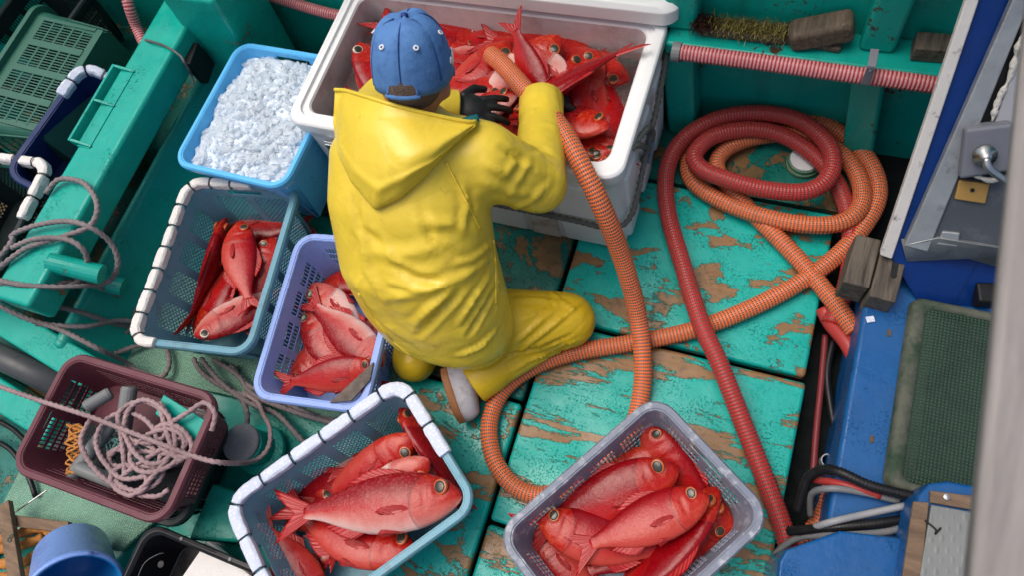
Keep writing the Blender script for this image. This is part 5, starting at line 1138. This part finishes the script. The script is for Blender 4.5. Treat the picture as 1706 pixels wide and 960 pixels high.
# ================================================================ SMALL THINGS
# shelf: broom head and blocks
def sy(px, py, y): d = ray(px, py); return CAM + d * (y / d.y)
zs = .471
rng = random.Random(4); b = MB()
A, B2 = V((-.262, 1.545, zs + .028)), V((-.02, 1.545, zs + .028))
b.box((A + B2) / 2 - V((0, 0, .012)), (.24, .055, .03)); brm = b.build('broom_head', M['wooddark'], bevel=.006); tag(brm, 'worn broom head with yellowish bristles lying on the bulwark shelf', 'broom head')
for nm, x0, x1, mt_, n_ in (('bristles', .10, 1.0, plain('mossy_yellow_bristle', (.34, .29, .085), .8, .6, 60, .2), 1300), ('brush_tuft', -.12, .16, plain('dark_red_brown_bristle', (.055, .014, .008), .8, .4, 60, .2), 600)):
    b = MB()
    for k in range(n_):
        u = rng.uniform(x0, x1); p = A.lerp(B2, u) + V((rng.uniform(-.006, .006), rng.uniform(-.022, .022), rng.uniform(-.015, .02))); d = V((rng.uniform(-.4, .9), rng.uniform(-1, .2), rng.uniform(.2, 1.2))).normalized(); l = rng.uniform(.018, .04); s_ = d.cross(V((0, 1, .3))).normalized() * .0013; e = p + d * l + V((0, -.006, -.006))
        b.add([p - s_, p + s_, e + s_ * .4, e - s_ * .4], [(0, 1, 2, 3)])
    b.build(nm, mt_, brm)
b = MB(); mm = Matrix.Rotation(R(-17), 3, 'Y') @ Matrix.Rotation(R(8), 3, 'Z'); b.box((.07, 1.545, zs + .050), (.17, .075, .075), M=mm); tag(b.build('wood_block', M['wooddark'], bevel=.02, bseg=3), 'dark rounded wood block leaning beside the broom head on the shelf', 'wood block')
b = MB(); b.box((.035, 1.55, zs + .011), (.20, .06, .02), R(-4)); tag(b.build('wood_strip', M['wooddark'], bevel=.006), 'flat dark wood strip under the rounded block on the shelf', 'wood strip')
b = MB(); b.box((.355, 1.55, zs + .026), (.085, .06, .05), R(3)); tag(b.build('wood_block', M['woodgrey'], bevel=.004), 'small square brown wood block on the shelf right of the rib', 'wood block')
# cap fitting with plus mark
def disc(name, label, c, rr, h, mat, capm):
    t = thing(name, label, 'deck fitting', c); b = MB(); b.lathe([(rr * 1.12, 0), (rr * 1.12, h * .5), (rr * 1.02, h * .55), (rr * 1.02, h), (0, h)], c, 28); b.build('collar', mat, t, bevel=.003)
    b = MB(); b.lathe([(rr * .94, h + .0005), (rr * .92, h + .008), (0, h + .009)], c, 28); o = b.build('screw_cap', capm, t, smooth=False, bevel=.002); return t, o
c = P(1338, 274, -.02); t, o = disc('deck_filler', 'round deck filler with a white cap marked with a plus inside the hose coil', c, .052, .035, plain('mossy_green_metal', (.10, .22, .14), .6, .4, 30, .4, dirt=(.25, .2, .12), dscale=20), plain('white_cap', (.62, .64, .66), .45, .08))
for rz in (35, 125):
    b = MB(); b.box(c + V((0, 0, .0455)), (.056, .011, .004), R(rz)); q = b.build('plus_mark', M['black'], o)
c = P(408, 741, .12); c.z = .005; t = thing('deck_vent', 'teal deck pipe with a round grey cap beside the maroon crate', 'deck fitting', c); b = MB(); b.lathe([(.085, 0), (.085, .02), (.058, .03), (.058, .115), (0, .115)], c, 30); b.build('pipe', M['deckL'], t, smooth=False, bevel=.004)
b = MB(); hh = c + V((-.008, .0, .117)); b.lathe([(.060, 0), (.062, .003), (.062, .012), (.058, .016), (0, .016)], hh, 40); b2 = b.build('grey_cap', plain('grey_cap_plastic', (.21, .215, .22), .5, .12, 20, .2, dirt=(.33, .33, .33), dscale=50), t)
for dx, dy in ((-.028, -.015), (.028, .012)):
    b = MB(); lo = [rrect(.042, .018, .008, hh.z + .016, 4, (hh.x + dx, hh.y + dy)), rrect(.038, .014, .007, hh.z + .024, 4, (hh.x + dx, hh.y + dy))]; b.loft(lo, True, True, True); b.build('grip_lug', bpy.data.materials['grey_cap_plastic'], b2)
# teal block / low ledge by the front crate
b = MB(); b.slab([P(352, 805, .09), P(430, 832, .09), P(400, 905, .09), P(312, 900, .09)], (0, 0, 1), .10); tag(b.build('deck_block', M['deckL'], bevel=.012), 'low speckled teal block between the maroon crate and the front foam crate', 'deck block')
# timber blocks at the right
for px, py, L_, lab in ((1436, 436, .17, 'weathered left wooden block of the pair below the cabin edge'), (1479, 460, .17, 'weathered right wooden block with a slot, of the pair below the cabin edge')):
    c = P(px, py, .27); b = MB(); b.box(c - V((0, 0, .05)), (.068, .155, .12), R(-4)); o = tag(b.build('timber_block', M['woodgrey'], bevel=.006), lab, 'wood block')
    if 'slot' in lab:
        b = MB(); b.loft([rrect(.016, .055, .007, c.z + .0085, 4, (c.x + .012, c.y + .02)), rrect(.016, .055, .007, c.z + .0115, 4, (c.x + .012, c.y + .02))], True, True, True); b.build('slot', M['black'], o)
c = P(1450, 533, .204); b = MB(); b.loft([[c + V((.018 * math.cos(a) * rng.uniform(.7, 1.2), .016 * math.sin(a) * rng.uniform(.7, 1.2), 0)) for a in [2 * math.pi * k / 9 for k in range(9)]] , ], True, False, True) if False else b.box(c, (.022, .018, .006), .4); tag(b.build('foam_scrap', M['foamb'], bevel=.002), 'white foam scrap on the blue ledge below the timber blocks', 'scrap')
b = MB(); c = P(1640, 492, .235); b.box(c, (.05, .06, .05), .2); tag(b.build('bracket', M['black'], bevel=.008), 'black bracket under the cabin door beside the green mat', 'bracket')
b = MB(); c = P(1690, 478, .24); b.box(c, (.07, .05, .04), .2); tag(b.build('cloth_scrap', M['foamb'], bevel=.012, bseg=3), 'white scrap beside the black bracket under the cabin door', 'scrap')
# blue bucket lying, black tray with foam slab, timbers and orange rope, bottom left
bk = thing('bucket', 'light blue plastic bucket tipped over at the bottom left', 'bucket', P(140, 925, .13))
mm = V((.80, -.32, .53)).to_track_quat('Z', 'Y').to_matrix(); c = P(122, 950, .14); buc = plain('sky_blue_plastic', (.25, .42, .92), .3, .08, 8, .04); bin_ = plain('cyan_blue_lining', (.01, .20, .52), .3, .1)
b = MB(); b.lathe([(.0, -.10), (.098, -.10), (.108, -.09), (.125, .10), (.133, .105), (.133, .122), (.126, .126)], c, 40, mm, False); b.lathe([(0, -.1005), (.098, -.1)], c, 40, mm, False); b.build('shell', buc, bk, smooth=True)
b = MB(); b.lathe([(.126, .1255), (.118, .12), (.100, -.085), (0, -.088)], c, 40, mm, False); b.build('inside', bin_, bk, smooth=True)
b = MB(); ps = [c + mm @ V((.137 * math.cos(a), .137 * math.sin(a) * .55 - .05, .128 + .0 * math.sin(a))) for a in [math.pi * k / 20 for k in range(21)]]
b.tube([c + mm @ V((.136 * math.cos(R(200) - a), .136 * math.sin(R(200) - a), .131)) for a in [math.pi * k / 24 for k in range(25)]], .006, 8); b.build('handle', buc, bk, smooth=True)
tu = thing('black_tray', 'black plastic tub holding a white foam slab at the bottom edge', 'tub', (-1.36, -.50, 0))
TM = Matrix.Translation(V((-1.29, -.51, 0))) @ Matrix.Rotation(R(-1), 4, 'Z')
b = MB(); l0 = [rrect(.40, .33, .05, .01), rrect(.44, .37, .05, .175), rrect(.475, .405, .06, .175), rrect(.475, .405, .06, .19), rrect(.45, .38, .055, .193), rrect(.43, .36, .05, .185), rrect(.395, .325, .045, .02)]
b.loft([[TM @ p for p in l] for l in l0], True, True, True); b.build('tub_shell', plain('glossy_black_plastic', (.012, .012, .014), .3, .3, 9, .05), tu, bevel=.003)
for dx, dy in ((-.10, .194), (.08, .194), (.18, .194)):
    b = MB(); q = TM @ V((dx, dy, .1935)); b.lathe([(.006, 0), (.005, .0015), (0, .0015)], q, 10); b.build('rivet', M['grey'], tu)
c = P(352, 985, .14); b = MB(); mm4 = Matrix.Translation(c) @ Matrix.Rotation(R(-14), 4, 'Z'); b.loft([[mm4 @ p for p in rrect(.22, .20, .012, z_)] for z_ in (-.03, 0)], True, True, True); sl_ = b.build('foam_slab', M['foam'], bevel=.005); tag(sl_, 'white foam slab with a small hole lying in the black tub', 'foam slab')
q = P(268, 941, .1408); b = MB(); b.lathe([(.011, 0), (.010, .001), (0, .001)], q, 14); b.build('hole', M['black'], sl_)
b = MB(); b.tube(spline([P(225, 975, .17), P(240, 940, .185), P(262, 925, .185), P(275, 922, .17)], .006), .0009, 6); tag(b.build('wire', M['grey']), 'thin bent wire over the foam slab in the black tub', 'wire')
b = MB(); b.bar(P(8, 840, .10), P(32, 990, .12), .045, .022); pl = b.build('timber', M['woodbrown'], bevel=.003); tag(pl, 'upright brown timber with a faint green figure at the left bottom corner', 'timber')
q = P(17, 897, .1225); b = MB()
for k, (dy, rr) in enumerate(((.006, .0055), (-.006, .007))): b.tube([q + V((rr * math.cos(a), dy + rr * math.sin(a), 0)) for a in [2 * math.pi * e / 16 for e in range(17)]], .0012, 6)
b.build('figure_mark', plain('faded_green_paint', (.06, .13, .09), .7), pl)
b = MB(); b.bar(P(20, 868, .08), P(115, 880, .08), .035, .02); tag(b.build('timber', M['woodbrown'], bevel=.003), 'short brown timber lying across behind the blue bucket', 'timber')
ropeobj('orange_mooring_rope', 'thick orange rope coiled at the left bottom corner', [[(-30, 905, .03), (0, 900, .04), (30, 890, .05), (70, 880, .05), (88, 890, .05)], [(-30, 925, .04), (5, 915, .05), (40, 908, .05), (75, 895, .04)], [(-30, 945, .05), (10, 940, .05), (45, 935, .05), (70, 915, .04)], [(-30, 965, .05), (15, 962, .05), (60, 950, .04)]], .016, 'ropeor', .05)
b = MB(); b.tube([P(20, 858, .06), P(78, 818, .06)], .003, 6); tag(b.build('rod', M['steel']), 'thin metal rod on the green board at the lower left', 'rod')
